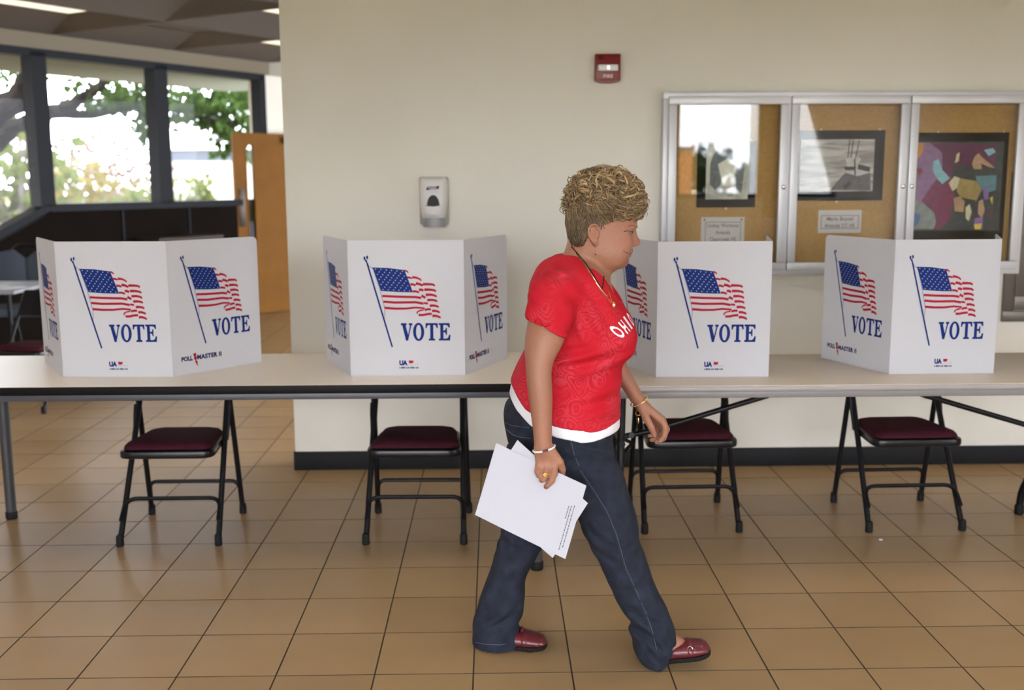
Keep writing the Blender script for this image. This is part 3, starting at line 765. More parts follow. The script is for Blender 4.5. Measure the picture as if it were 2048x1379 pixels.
booth((-1.937, 4.535), (-1.711, 4.167), (-1.273, 4.148), (-.995, 4.479), HL + .0005, 'white flag printed voting booth in front of the hall windows and door')
booth((-.728, 4.542), (-.570, 4.140), (-.118, 4.131), (.054, 4.527), HL + .0005, 'white flag printed voting booth below the hand sanitizer dispenser')
booth((.523, 4.526), (.635, 4.109), (1.079, 4.101), (1.165, 4.524), HR + .0005, 'white flag printed voting booth in front of the display case, behind the woman')
booth((1.422, 4.540), (1.570, 4.134), (1.991, 4.137), (2.156, 4.536), HR + .0005, 'white flag printed voting booth nearest the grey metal wall cabinet')

# ------------------------------------------------------------------ things on the wall
# fire alarm
M_alarm = mat('alarm_red', (0.20, 0.014, 0.014), .35); M_lens = mat('strobe_lens', (.75, .76, .74), .12, coat=.5)
al = empty('fire_alarm', (.572, WY, 1.995), label='dark red fire alarm with clear strobe high on the wall', cat='fire alarm')
b = MB(); hw = .064
b.hexa([(-hw, -.045, .0), (hw, -.045, .0), (hw, 0, .0), (-hw, 0, .0)], [(-hw, -.035, .128), (hw, -.035, .128), (hw, 0, .128), (-hw, 0, .128)])
b.build('housing', M_alarm, al, bevel=.006)
b = MB(); prof = [(hw * math.cos(t), -.006 + .014 * math.sin(t)) for t in np.linspace(math.pi, 2 * math.pi, 14)]
b.add([(x, -.046, z + .006) for x, z in prof] + [(x, -.004, z + .006) for x, z in prof], [tuple(range(14)), tuple(range(14, 28))[::-1]] + [(i, i + 1, 15 + i, 14 + i) for i in range(13)] + [(13, 0, 14, 27)])
b.build('curved_foot', M_alarm, al)
b = MB(); b.prism([(-.053, -.046), (-.046, -.064), (.046, -.064), (.053, -.046)], .042, .074); b.build('strobe', M_lens, al, bevel=.005)
b = MB(); b.box(-.006, .006, -.0675, -.063, .05, .067); b.build('flash_tube', M_chrome, al)
vs_, fs_ = text_loops_mesh('FIRE', .021, .0012, 'CENTER', space=1.25)
MB().add([(x, -.0462, .012 + y) for x, y in vs_], fs_).build('alarm_lettering', mat('alarm_white', (.75, .55, .55), .5), al, fix=False)
for k in range(3):
    MB().box(-.045 + k * .008, -.042 + k * .008, -.041, -.036, .10, .118).build('speaker_slot', M_rubber, al)
# sanitizer dispenser
sd = empty('sanitizer_dispenser', (-.302, WY, 1.262), label='white wall mounted hand sanitizer dispenser with blue logo and grey base', cat='dispenser')
M_sp = mat('dispenser_white', (0.72, 0.70, 0.67), .3); M_sg = mat('dispenser_grey', (.30, .30, .30), .4); M_sb = mat('dispenser_back', (.36, .37, .30), .6)
MB().box(-.073, .073, -.03, 0, .02, .262).build('back_plate', M_sb, sd, bevel=.012)
prof = []
for z, hw_, dp in [(.055, .056, .075), (.075, .064, .098), (.12, .068, .105), (.18, .071, .098), (.235, .071, .082), (.252, .069, .066), (.260, .060, .045)]:
    prof.append([(hw_ * (abs(math.cos(t)) ** .55) * (1 if math.cos(t) > 0 else -1), -dp * abs(math.sin(t)) ** .55, z) for t in np.linspace(math.pi, 2 * math.pi, 17)])
b = MB(); n_ = 17
b.add([p for r_ in prof for p in r_], [(i * n_ + k, i * n_ + k + 1, (i + 1) * n_ + k + 1, (i + 1) * n_ + k) for i in range(len(prof) - 1) for k in range(n_ - 1)] + [tuple(range(n_))[::-1], tuple(range((len(prof) - 1) * n_, len(prof) * n_))])
cv = b.build('cover', M_sp, sd, smooth=True)
b = MB(); b.add([(.058 * math.cos(t), -.005 - .088 * abs(math.sin(t)) ** .7, z) for z in (.012, .058) for t in np.linspace(math.pi, 2 * math.pi, 15)], [(k, k + 1, 16 + k, 15 + k) for k in range(14)] + [tuple(range(15))[::-1], tuple(range(15, 30))])
b.build('push_base', M_sg, sd, smooth=True)
b = MB(); wn_ = [(.031 * math.cos(t), .122 + (.050 * math.sin(t))) for t in np.linspace(0, math.pi, 16)] + [(-.042, .119), (0.0, .115), (.04, .121)]
b.poly([wn_], lambda x, z: (x, -.1075, z)); b.build('refill_window', mat('refill_window', (.035, .035, .038), .5, spec=.15), cv, fix=False)
b = MB(); sw = [(-.034, .196), (-.030, .211), (-.012, .214), (.012, .213), (.030, .218), (.028, .203), (.014, .199), (-.008, .200)]
b.poly([sw], lambda x, z: (x, -.0990, z)); b.build('logo_swoosh', M_navy, cv, fix=False)
vs_, fs_ = text_loops_mesh('PURELL', .0135, .0008, 'CENTER', shear=.2)
MB().add([(x * .95 - .002, -.0996, .2015 + y * .9) for x, y in vs_], fs_).build('logo_lettering', M_white, cv, fix=False)
vs_, fs_ = text_loops_mesh('INSTANT HAND', .006, 0, 'CENTER')
MB().add([(x, -.0998, .186 + y) for x, y in vs_], fs_).build('logo_caption', M_sg, cv, fix=False)

# ------------------------------------------------------------------ glazed display case
M_alu = mat('satin_aluminium', (0.60, 0.60, 0.605), 0.4, metal=.3); M_cork = mat('cork', (0.44, 0.255, 0.078), .9, var=.12, vscale=90, bump=.3, bscale=300)
M_dglass = glass_mat('display_glass', (.97, .98, .97), 1.2)
X0, X1, Z0, Z1 = .846, 2.685, 1.02, 1.935
dc = empty('display_case', ((X0 + X1) / 2, WY, Z0), label='aluminium framed wall display case with three glazed cork panels', cat='display case')
dx = -(X0 + X1) / 2; dz = -Z0; DEP = .075
q = MB()
q.box(X0 + dx, X1 + dx, -DEP, 0, 0, .035); q.box(X0 + dx, X1 + dx, -DEP, 0, Z1 + dz - .035, Z1 + dz)
q.box(X0 + dx, X0 + dx + .035, -DEP, 0, .035, Z1 + dz - .035); q.box(X1 + dx - .035, X1 + dx, -DEP, 0, .035, Z1 + dz - .035)
q.build('case_frame', M_alu, dc, bevel=.003)
q = MB(); q.box(X0 + dx + .03, X1 + dx - .03, -.018, -.006, .03, Z1 + dz - .03); q.build('cork_board', M_cork, dc)
doors = [(.872, 1.472), (1.484, 2.074), (2.082, 2.664)]
for k, (a, b_) in enumerate(doors):
    fr = MB(); w_ = .042; zA, zB = .024, Z1 + dz - .022
    fr.box(a + dx, b_ + dx, -DEP - .018, -DEP + .004, zA, zA + w_); fr.box(a + dx, b_ + dx, -DEP - .018, -DEP + .004, zB - w_, zB)
    fr.box(a + dx, a + dx + w_, -DEP - .018, -DEP + .004, zA + w_, zB - w_); fr.box(b_ + dx - w_, b_ + dx, -DEP - .018, -DEP + .004, zA + w_, zB - w_)
    d_ = fr.build('case_door', M_alu, dc, bevel=.005)
    MB().box(a + dx + w_, b_ + dx - w_, -DEP - .010, -DEP - .005, zA + w_, zB - w_).build('pane', M_dglass, d_)
    lk = (b_ - .018 if k < 2 else a + .018) + dx
    MB().lathe([(.011, 0), (.011, -.008), (.008, -.011), (.001, -.012)], (lk, -DEP - .018, .445), 14, 'y').build('lock', M_chrome, d_, smooth=True)
for xm in (1.478, 2.078):
    MB().box(xm - .006 + dx, xm + .006 + dx, -DEP, -.018, .035, Z1 + dz - .035).build('mullion', M_alu, dc)
# art sheets pinned on the cork (generic stand-ins)
AY = WY - .0190
M_mount = mat('black_mount_board', (0.008, 0.008, 0.009), .9, spec=.05)
def noise_art(name, c0, c1, scale, dist, stretch=(1, 1, 1), rot=0.0, thr=(.4, .6)):
    m = bpy.data.materials.new(name); m.use_nodes = True; nt = m.node_tree; p = nt.nodes['Principled BSDF']; p.inputs['Roughness'].default_value = .8
    tc = nt.nodes.new('ShaderNodeTexCoord'); mp = nt.nodes.new('ShaderNodeMapping'); mp.inputs['Scale'].default_value = stretch; mp.inputs['Rotation'].default_value = (0, rot, 0)
    n = nt.nodes.new('ShaderNodeTexNoise'); n.inputs['Scale'].default_value = scale; n.inputs['Distortion'].default_value = dist; n.inputs['Detail'].default_value = 3
    r = nt.nodes.new('ShaderNodeValToRGB'); r.color_ramp.elements[0].position = thr[0]; r.color_ramp.elements[1].position = thr[1]
    r.color_ramp.elements[0].color = (*c0, 1); r.color_ramp.elements[1].color = (*c1, 1)
    nt.links.new(tc.outputs['Object'], mp.inputs[0]); nt.links.new(mp.outputs[0], n.inputs['Vector']); nt.links.new(n.outputs['Fac'], r.inputs[0]); nt.links.new(r.outputs[0], p.inputs['Base Color'])
    return m
def art(x0, x1, z0, z1, px0, px1, pz0, pz1, label, m):
    o = empty('mounted_artwork', ((x0 + x1) / 2, AY, z0), label=label, cat='artwork')
    ox, oz = (x0 + x1) / 2, z0
    MB().box(x0 - ox, x1 - ox, -.003, 0, 0, z1 - z0).build('mount', M_mount, o)
    s = MB().box(px0 - ox, px1 - ox, -.0042, -.003, pz0 - oz, pz1 - oz).build('sheet', m, o)
    for px, pz in ((x0 - ox + .5 * (x1 - x0), -.006), (x0 - ox + .3 * (x1 - x0), z1 - z0 + .004), (x1 - ox - .03, z1 - z0 + .004)):
        MB().ball((px, -.006, pz), .0055, 8, 5).build('push_pin', mat('pin_white', (.7, .68, .6), .4), o, smooth=True)
    return o, ox, oz
def flat(o, name, pieces, off):
    for k, (m, loop) in enumerate(pieces):
        mb = MB(); mb.poly([loop], lambda x, z: (x, off - .00025 * k, z)); mb.build(name, m, o, fix=False)
# 1: pale drawing with a dark arch and light middle
M_a1 = noise_art('charcoal_sheet', (.42, .40, .34), (.66, .63, .54), 9, .6)
o, ox, oz = art(1.031, 1.331, 1.363, 1.694, 1.077, 1.291, 1.404, 1.691, 'pale charcoal drawing on a black mount in the first case panel', M_a1)
cx = 1.184 - ox; cz = 1.55 - oz
c_gr = mat('charcoal_grey', (.17, .18, .19), .9, var=.25, vscale=40); c_lt = mat('paper_cream', (.78, .74, .62), .9); c_md = mat('charcoal_mid', (.30, .31, .29), .9, var=.2, vscale=30)
arch = [(cx + .088 * math.cos(t), cz + .01 + .115 * math.sin(t)) for t in np.linspace(math.pi * .0, math.pi, 14)] + [(cx - .088, cz - .07), (cx - .06, cz - .10), (cx - .035, cz - .08), (cx - .03, cz - .04), (cx - .05, cz + .03), (cx, cz + .06), (cx + .05, cz + .03), (cx + .04, cz - .03), (cx + .05, cz - .10), (cx + .075, cz - .12)]
flat(o, 'drawn_shape', [(c_gr, arch), (c_lt, [(cx - .045, cz + .03), (cx - .02, cz + .045), (cx, cz + .06), (cx + .03, cz + .04), (cx + .045, cz + .03), (cx + .035, cz - .03), (cx + .03, cz - .08), (cx - .02, cz - .08), (cx - .03, cz - .04)]), (c_md, [(cx - .03, cz - .115), (cx + .0, cz - .10), (cx + .03, cz - .105), (cx + .035, cz - .13), (cx + .01, cz - .135), (cx - .005, cz - .12)])], -.0045)
# 2: monochrome photograph with fine dark stalks
M_a2 = noise_art('mono_photo', (.26, .24, .23), (.58, .55, .52), 5, .3, (1, 1, 6), -.5)
o, ox, oz = art(1.513, 1.981, 1.395, 1.746, 1.555, 1.929, 1.441, 1.701, 'monochrome photograph on a wide black mount in the middle case panel', M_a2)
c_bk = mat('photo_black', (.015, .015, .016), .7); c_s = mat('photo_shadow', (.11, .10, .11), .8, var=.3, vscale=60); c_w = mat('photo_pale', (.55, .51, .47), .8, var=.2, vscale=50)
def S(u, v): q = unproject(u, v, y=AY); return (q[0] - ox, q[2] - oz)
def quadline(u0, v0, u1, v1, w): return [S(u0 - w, v0), S(u1 - w, v1), S(u1 + w, v1), S(u0 + w, v0)]
flat(o, 'photo_shape', [(c_s, [S(1700, 400 - 20), S(1740, 380), S(1740, 345), S(1715, 352), S(1690, 345), S(1672, 365), S(1660, 380)]), (c_w, [S(1690, 318), S(1708, 308), S(1722, 318), S(1712, 334), S(1696, 336)]), (c_bk, quadline(1699, 280, 1695, 316, 1.0)), (c_bk, quadline(1706, 280, 1701, 316, 1.0)), (c_bk, quadline(1718, 281, 1710, 318, 1.0)), (c_bk, [S(1686, 333), S(1712, 333), S(1710, 340), S(1690, 340)]), (c_bk, [S(1716, 328), S(1740, 334), S(1738, 344), S(1714, 338)]), (c_bk, [S(1707, 318), S(1710, 318), S(1711, 350), S(1708, 350)]), (c_bk, [S(1684, 372), S(1700, 362), S(1702, 368), S(1690, 380)])], -.0045)
# 3: bright abstract painting
M_a3 = mat('painting_ground', (.045, .055, .055), .7, var=.3, vscale=30)
o, ox, oz = art(2.092, 2.613, 1.193, 1.732, 2.130, 2.590, 1.239, 1.687, 'colourful abstract painting on a black mount in the last case panel', M_a3)
pc = {n_: mat('paint_' + n_, c, .6, var=.18, vscale=35) for n_, c in dict(mauve=(.24, .13, .26), plum=(.11, .02, .07), magenta=(.17, .022, .075), grey=(.20, .24, .22), blue=(.05, .12, .32), sky=(.23, .47, .55), orange=(.62, .25, .04), red=(.28, .02, .03), cream=(.60, .55, .36), skin=(.42, .26, .15), ochre=(.34, .24, .08), violet=(.22, .10, .32), teal=(.10, .22, .26), yellow=(.62, .48, .06), dark=(.03, .03, .035)).items()}
pieces = [(pc['mauve'], [S(1825, 285), S(1858, 285), (S(1884, 300)), S(1886, 330), S(1872, 360), S(1858, 395), S(1846, 410), S(1828, 400), S(1822, 370)]),
          (pc['plum'], [S(1858, 285), S(1992, 289), S(1990, 330), S(1950, 335), S(1910, 330), S(1898, 360), S(1884, 345), S(1884, 305)]),
          (pc['grey'], [S(1822, 395), S(1848, 408), S(1868, 425), S(1872, 445), S(1866, 458), S(1817, 457), S(1818, 420)]),
          (pc['magenta'], [S(1842, 402), S(1866, 366), S(1884, 345), S(1902, 352), S(1908, 390), S(1900, 436), S(1880, 458), S(1870, 458), S(1871, 432), S(1858, 412)]),
          (pc['orange'], [S(1825, 285), S(1846, 286), S(1846, 302), S(1836, 316), S(1824, 320)]), (pc['sky'], [S(1866, 322), S(1876, 318), S(1884, 340), S(1899, 356), S(1884, 368), S(1872, 356), S(1864, 340)]),
          (pc['blue'], [S(1817, 430), S(1830, 425), S(1840, 430), S(1836, 446), S(1826, 456), S(1816, 456)]), (pc['red'], [S(1830, 338), S(1842, 336), S(1846, 344), S(1838, 349)]),
          (pc['yellow'], [S(1820, 390), S(1825, 384), S(1827, 396), S(1822, 408)]), (pc['teal'], [S(1950, 352), S(1992, 350), S(1990, 380), S(1970, 386), S(1955, 372)]),
          (pc['cream'], [S(1896, 366), S(1908, 352), S(1918, 356), S(1918, 372), S(1904, 382)]), (pc['ochre'], [S(1918, 356), S(1952, 362), S(1962, 380), S(1950, 404), S(1924, 400), S(1912, 382)]),
          (pc['dark'], [S(1906, 392), S(1950, 400), S(1946, 416), S(1912, 416)]), (pc['skin'], [S(1906, 396), S(1918, 392), S(1928, 402), S(1926, 424), S(1908, 422)]), (pc['cream'], [S(1930, 414), S(1938, 408), S(1942, 424), S(1936, 442), S(1930, 436)]),
          (pc['skin'], [S(1956, 402), S(1964, 398), S(1968, 420), S(1962, 436), S(1954, 426)]), (pc['violet'], [S(1948, 436), S(1964, 434), S(1964, 456), S(1946, 456)]), (pc['yellow'], [S(1946, 448), S(1962, 446), S(1960, 458), S(1948, 458)]),
          (pc['skin'], [S(1948, 312), S(1956, 306), S(1962, 314), S(1984, 332), S(1988, 336), S(1976, 334), S(1960, 326), S(1962, 338), S(1946, 338), S(1942, 328)]), (pc['cream'], [S(1912, 308), S(1918, 304), S(1916, 322), S(1908, 326)]), (pc['sky'], [S(1966, 300), S(1984, 296), S(1990, 304), S(1976, 312)]),
          (pc['magenta'], [S(1972, 426), S(1984, 418), S(1982, 432)]), (pc['yellow'], [S(1978, 396), S(1984, 392), S(1983, 410)]), (pc['violet'], [S(1964, 372), S(1974, 378), S(1976, 398), S(1966, 400)])]
flat(o, 'paint_patch', pieces, -.0045)
# name cards
def card(x0, x1, z0, z1, lines, label, bx0, bx1, bz0, bz1, pins):
    o = empty('name_card', ((x0 + x1) / 2, AY, z0), label=label, cat='card'); ox, oz = (x0 + x1) / 2, z0
    MB().box(x0 - ox, x1 - ox, -.0015, 0, 0, z1 - z0).build('card_sheet', mat('card_stock', (.60, .56, .53), .8), o)
    q = MB(); w_ = .003; A, B, C_, D_ = bx0 - ox, bx1 - ox, bz0 - oz, bz1 - oz
    for l in ([(A, C_), (B, C_), (B, C_ + w_), (A, C_ + w_)], [(A, D_ - w_), (B, D_ - w_), (B, D_), (A, D_)], [(A, C_), (A + w_, C_), (A + w_, D_), (A, D_)], [(B - w_, C_), (B, C_), (B, D_), (B - w_, D_)]):
        q.poly([l], lambda x, z: (x, -.0018, z))
    q.build('border_print', mat('ink_grey', (.14, .13, .13), .8), o, fix=False)
    n = len(lines); hh = (bz1 - bz0) / n
    for k, (t, w) in enumerate(lines):
        vs_, fs_ = text_loops_mesh(t, hh * .78, .0004, 'CENTER'); xs = [v[0] for v in vs_]; sc = w / (max(xs) - min(xs))
        MB().add([((bx0 + bx1) / 2 - ox + x * sc, -.0019, D_ - hh * (k + .78) + y) for x, y in vs_], fs_).build('card_lettering', MATS['ink_grey'], o, fix=False)
    for px in pins: MB().ball((px - ox, -.004, z1 - oz - .013), .005, 8, 5).build('push_pin', mat('pin_dark', (.06, .02, .02), .4), o, smooth=True)
card(1.058, 1.280, 1.155, 1.314, [('Lindsay Workman', .165), ('Amanda', .075), ('Clearcreek HS', .135)], 'three line white name card below the charcoal drawing', 1.078, 1.262, 1.185, 1.290, (1.075, 1.263))
card(1.658, 1.880, 1.230, 1.346, [('Maria Boysel', .135), ('Amanda CC HS', .155)], 'two line white name card below the monochrome photograph', 1.672, 1.866, 1.252, 1.320, ())
card(2.24, 2.46, 1.09, 1.188, [('Amanda', .08), ('Clearcreek HS', .14)], 'white name card mostly hidden below the colourful painting', 2.26, 2.44, 1.10, 1.165, (2.26, 2.44))

# ------------------------------------------------------------------ grey metal wall cabinet at the right
M_cab = mat('grey_brown_metal', (0.135, 0.118, 0.10), .35, metal=.5, var=.04, vscale=10); M_cabg = mat('dark_cabinet_glass', (.02, .008, .012), .1)
cb = empty('wall_cabinet', (2.99, WY, .765), label='grey metal wall cabinet with framed door and dark glass', cat='cabinet')
w2, h2 = .35, .765
q = MB(); fw = .055
q.box(-w2, w2, -.022, 0, 0, fw); q.box(-w2, w2, -.022, 0, h2 - fw, h2); q.box(-w2, -w2 + fw, -.022, 0, fw, h2 - fw); q.box(w2 - fw, w2, -.022, 0, fw, h2 - fw)
q.build('cabinet_frame', M_cab, cb, bevel=.003)
q = MB(); a, b_ = -w2 + fw + .004, w2 - fw - .004; c, d_ = fw + .004, h2 - fw - .004; fw2 = .075
q.box(a, b_, -.018, -.004, c, c + fw2); q.box(a, b_, -.018, -.004, d_ - fw2, d_); q.box(a, a + fw2, -.018, -.004, c + fw2, d_ - fw2); q.box(b_ - fw2, b_, -.018, -.004, c + fw2, d_ - fw2)
dd = q.build('cabinet_door', M_cab, cb, bevel=.003)
MB().box(a + fw2, b_ - fw2, -.010, -.006, c + fw2, d_ - fw2).build('dark_pane', M_cabg, dd)
MB().tube([(a + .03, -.018, .395), (a + .03, -.045, .40), (a + .032, -.045, .445), (a + .03, -.018, .45)], .005, 8).build('latch', M_chrome, dd, smooth=True)
# scraps on the floor
p = MB().prism([(-.008, -.004), (.006, -.007), (.01, .004), (-.002, .008)], 0, .004).build('paper_scrap', M_paper); p.location = (*unproject(1761, 1079, z=0)[:2], .0002)
tag(p, 'tiny white paper scrap on the tiles in front of a folding chair', 'scrap')
p = MB().prism([(-.014, -.003), (.014, -.004), (.015, .001), (-.012, .003)], 0, .0015).build('tape_scrap', mat('tape', (.30, .25, .22), .3)); p.location = (*unproject(1970, 1129, z=0)[:2], .0002)
tag(p, 'thin strip of clear tape lying on the floor tiles', 'scrap')
# ------------------------------------------------------------------ solid modelling by distance fields (for the person)
class Field:
    def __init__(self): self.items = []
    def union(self, f, k=0.0): self.items.append(('u', f, k)); return self
    def sub(self, f, k=0.0): self.items.append(('s', f, k)); return self
    def inter(self, f, k=0.0): self.items.append(('i', f, k)); return self
    def add(self, f): self.items.append(('a', f, 0)); return self
    @staticmethod
    def comb(op, d, e, k):
        if op == 'a': return d + e
        if op == 's': e = -e
        if k <= 0: return np.minimum(d, e) if op == 'u' else np.maximum(d, e)
        if op == 'u':
            h = np.maximum(k - np.abs(d - e), 0) / k; return np.minimum(d, e) - h * h * k * .25
        h = np.maximum(k - np.abs(d - e), 0) / k; return np.maximum(d, e) + h * h * k * .25
    def __call__(self, P):
        d = None
        for op, f, k in self.items:
            e = f(P); d = e if d is None else self.comb(op, d, e, k)
        return d

def surface(field, lo, hi, h, B=16):
    lo = np.array(lo, float); n = np.ceil((np.array(hi) - lo) / h / B).astype(int)
    R = B * h * math.sqrt(3) / 2
    ii = np.stack(np.meshgrid(*[np.arange(k) for k in n], indexing='ij'), -1).reshape(-1, 3)
    cen = lo + (ii + .5) * B * h
    tot = field(cen)
    vals = [f(cen) for op, f, k in field.items]
    us = [v for (op, f, k), v in zip(field.items, vals) if op == 'u']
    cmin = np.min(us, axis=0)
    keep = np.abs(tot) < R * 2.2
    dims = n * B + 1
    sgn = np.where(tot < 0, -1, 1).astype(np.float32).reshape(n)
    vol = np.ones(dims, np.float32)
    vol[:-1, :-1, :-1] = np.repeat(np.repeat(np.repeat(sgn, B, 0), B, 1), B, 2)
    kb = np.nonzero(keep)[0]
    og = np.stack(np.meshgrid(*[np.arange(B + 1)] * 3, indexing='ij'), -1).reshape(-1, 3)
    CH = 400
    for s in range(0, len(kb), CH):
        b = kb[s:s + CH]; org = lo + ii[b] * B * h
        d = np.full((len(b), len(og)), 9.0)
        first = True
        for (op, f, k), v in zip(field.items, vals):
            if op == 'u': m = v[b] - cmin[b] < 4.2 * R + k
            elif op == 's': m = v[b] < 3.5 * R + k
            elif op == 'i': m = v[b] > -3.5 * R - k
            else: m = np.ones(len(b), bool)
            if not m.any(): continue
            P = (org[m][:, None, :] + og[None] * h).reshape(-1, 3)
            e = f(P).reshape(-1, len(og)); d[m] = Field.comb(op, d[m], e, k)
        d = d.astype(np.float32).reshape(-1, B + 1, B + 1, B + 1)
        for q, bi in enumerate(b):
            i, j, l = ii[bi] * B; vol[i:i + B + 1, j:j + B + 1, l:l + B + 1] = d[q]
    occ = vol < 0
    D = vol.shape; st = np.array([D[1] * D[2], D[2], 1])
    acc_i, acc_p, quads = [], [], []
    for ax in range(3):
        a = [slice(None)] * 3; c = [slice(None)] * 3; a[ax] = slice(0, -1); c[ax] = slice(1, None)
        E_ = np.argwhere(occ[tuple(a)] != occ[tuple(c)])
        for q in range(3):
            if q != ax: E_ = E_[(E_[:, q] > 0) & (E_[:, q] < D[q] - 1)]
        if len(E_) == 0: continue
        E2 = E_.copy(); E2[:, ax] += 1
        v0 = vol[tuple(E_.T)]; v1 = vol[tuple(E2.T)]; t = v0 / (v0 - v1)
        p = E_.astype(float); p[:, ax] += t
        b1, b2 = (ax + 1) % 3, (ax + 2) % 3
        cells = []
        for o1, o2 in ((0, 0), (-1, 0), (-1, -1), (0, -1)):
            cc = E_.copy(); cc[:, b1] += o1; cc[:, b2] += o2; ci = cc @ st; cells.append(ci); acc_i.append(ci); acc_p.append(p)
        qd = np.stack(cells, 1); fl_ = v0 > 0; qd[fl_] = qd[fl_][:, ::-1]; quads.append(qd)
    ci = np.concatenate(acc_i); pp = np.concatenate(acc_p); Q = np.concatenate(quads)
    uq, inv = np.unique(ci, return_inverse=True)
    cnt = np.bincount(inv).astype(float); V = np.stack([np.bincount(inv, pp[:, k]) / cnt for k in range(3)], 1)
    Qi = np.searchsorted(uq, Q)
    return lo + V * h, Qi

def relax(V, Q, it=1, lam=.5):
    e = np.concatenate([Q[:, [0, 1]], Q[:, [1, 2]], Q[:, [2, 3]], Q[:, [3, 0]]]); n = len(V)
    for _ in range(it):
        s = np.zeros_like(V); c = np.bincount(e[:, 0], minlength=n) + np.bincount(e[:, 1], minlength=n)
        for k in range(3): s[:, k] = np.bincount(e[:, 0], V[e[:, 1], k], n) + np.bincount(e[:, 1], V[e[:, 0], k], n)
        V = V + lam * (s / np.maximum(c, 1)[:, None] - V)
    return V

def field_obj(name, field, lo, hi, h, m, parent, it=1):
    V, Q = surface(field, lo, hi, h); V = relax(V, Q, it)
    off = np.array(parent.location) if parent is not None and parent.parent is None else np.zeros(3)
    if parent is not None and parent.parent is not None: off = np.array(parent.parent.location)
    me = bpy.data.meshes.new(name); me.vertices.add(len(V)); me.vertices.foreach_set('co', (V - off).ravel())
    me.loops.add(Q.size); me.loops.foreach_set('vertex_index', Q.ravel()); me.polygons.add(len(Q))
    me.polygons.foreach_set('loop_start', np.arange(0, Q.size, 4)); me.polygons.foreach_set('loop_total', np.full(len(Q), 4))
    me.update(calc_edges=True); me.validate()
    return new_obj(name, me, m, parent, smooth=True), V

# primitives -----------------------------------------------------------------
def cone(a, b, ra, rb):
    a = np.array(a, float); b = np.array(b, float); ab = b - a; L2 = ab @ ab
    def f(P):
        t = np.clip(((P - a) @ ab) / L2, 0, 1); return np.linalg.norm(P - a - t[:, None] * ab, axis=1) - (ra + (rb - ra) * t)
    return f
def ball(c, r): c = np.array(c, float); return lambda P: np.linalg.norm(P - c, axis=1) - r
def ellip(c, r, rot=None):
    c = np.array(c, float); r = np.array(r, float)
    def f(P):
        q = P - c
        if rot is not None: q = q @ rot
        k0 = np.linalg.norm(q / r, axis=1); k1 = np.linalg.norm(q / (r * r), axis=1); return k0 * (k0 - 1) / np.maximum(k1, 1e-9)
    return f
def roty(a): c, s = math.cos(a), math.sin(a); return np.array([[c, 0, s], [0, 1, 0], [-s, 0, c]])
def rotz(a): c, s = math.cos(a), math.sin(a); return np.array([[c, -s, 0], [s, c, 0], [0, 0, 1]])
def halfspace(p, n): p = np.array(p, float); n = np.array(n, float); n /= np.linalg.norm(n); return lambda P: (P - p) @ n
def crom(z, Y, m=160):
    zz = np.linspace(z[0], z[-1], m); i = np.clip(np.searchsorted(z, zz) - 1, 0, len(z) - 2); hh = np.diff(z); dl = np.diff(Y, axis=0) / hh[:, None]
    T = np.zeros_like(Y); T[0] = dl[0]; T[-1] = dl[-1]
    for k in range(1, len(z) - 1): T[k] = (dl[k - 1] * hh[k] + dl[k] * hh[k - 1]) / (hh[k] + hh[k - 1])
    t = ((zz - z[i]) / hh[i])[:, None]; H = hh[i][:, None]
    return zz, Y[i] * (2 * t ** 3 - 3 * t ** 2 + 1) + T[i] * H * (t ** 3 - 2 * t ** 2 + t) + Y[i + 1] * (-2 * t ** 3 + 3 * t ** 2) + T[i + 1] * H * (t ** 3 - t ** 2)
def loft(rows, off=0.0, ex=2.0, capr=0.02, front=1.0):
    """rows: (photo row v, back u, front u, half width in y, centre y); horizontal cross-sections"""
    z, Y = [], []
    for v, ub, uf, hw, yc in rows:
        a = unproject(ub, v, y=yc); b = unproject(uf, v, y=yc); z.append((a[2] + b[2]) / 2); Y.append([(a[0] + b[0]) / 2, yc, abs(b[0] - a[0]) / 2, hw])
    o = np.argsort(z); z = np.array(z)[o]; Y = np.array(Y)[o]; zz, YY = crom(z, Y)
    zz0, zz1 = zz[0], zz[-1]; inv = (len(zz) - 1) / (zz1 - zz0); nmax = len(zz) - 1.0001
    def f(P):
        q = np.clip((P[:, 2] - zz0) * inv, 0, nmax); i = q.astype(np.int32); q = (q - i)[:, None]; row = YY[i] * (1 - q) + YY[i + 1] * q
        cx, cy = row[:, 0], row[:, 1]; rx = np.maximum(row[:, 2] + off, .003); ry = np.maximum(row[:, 3] + off, .003)
        dx = np.abs((P[:, 0] - cx) / rx); dy = np.abs((P[:, 1] - cy) / ry)
        r = np.sqrt(dx * dx + dy * dy) if ex == 2.0 else (dx ** ex + dy ** ex) ** (1 / ex)
        d = (r - 1) * np.minimum(rx, ry); e = np.maximum(P[:, 2] - zz1, zz0 - P[:, 2]) - off
        h = np.maximum(capr - np.abs(d - e), 0) / capr; return np.maximum(d, e) + h * h * capr * .25
    return f
def zcurve(pts, Y):
    q = np.array([unproject(u, v, y=Y) for u, v in pts]); return lambda x: np.interp(x, q[:, 0], q[:, 2])
def q3(u, v, Y): return unproject(u, v, y=Y)

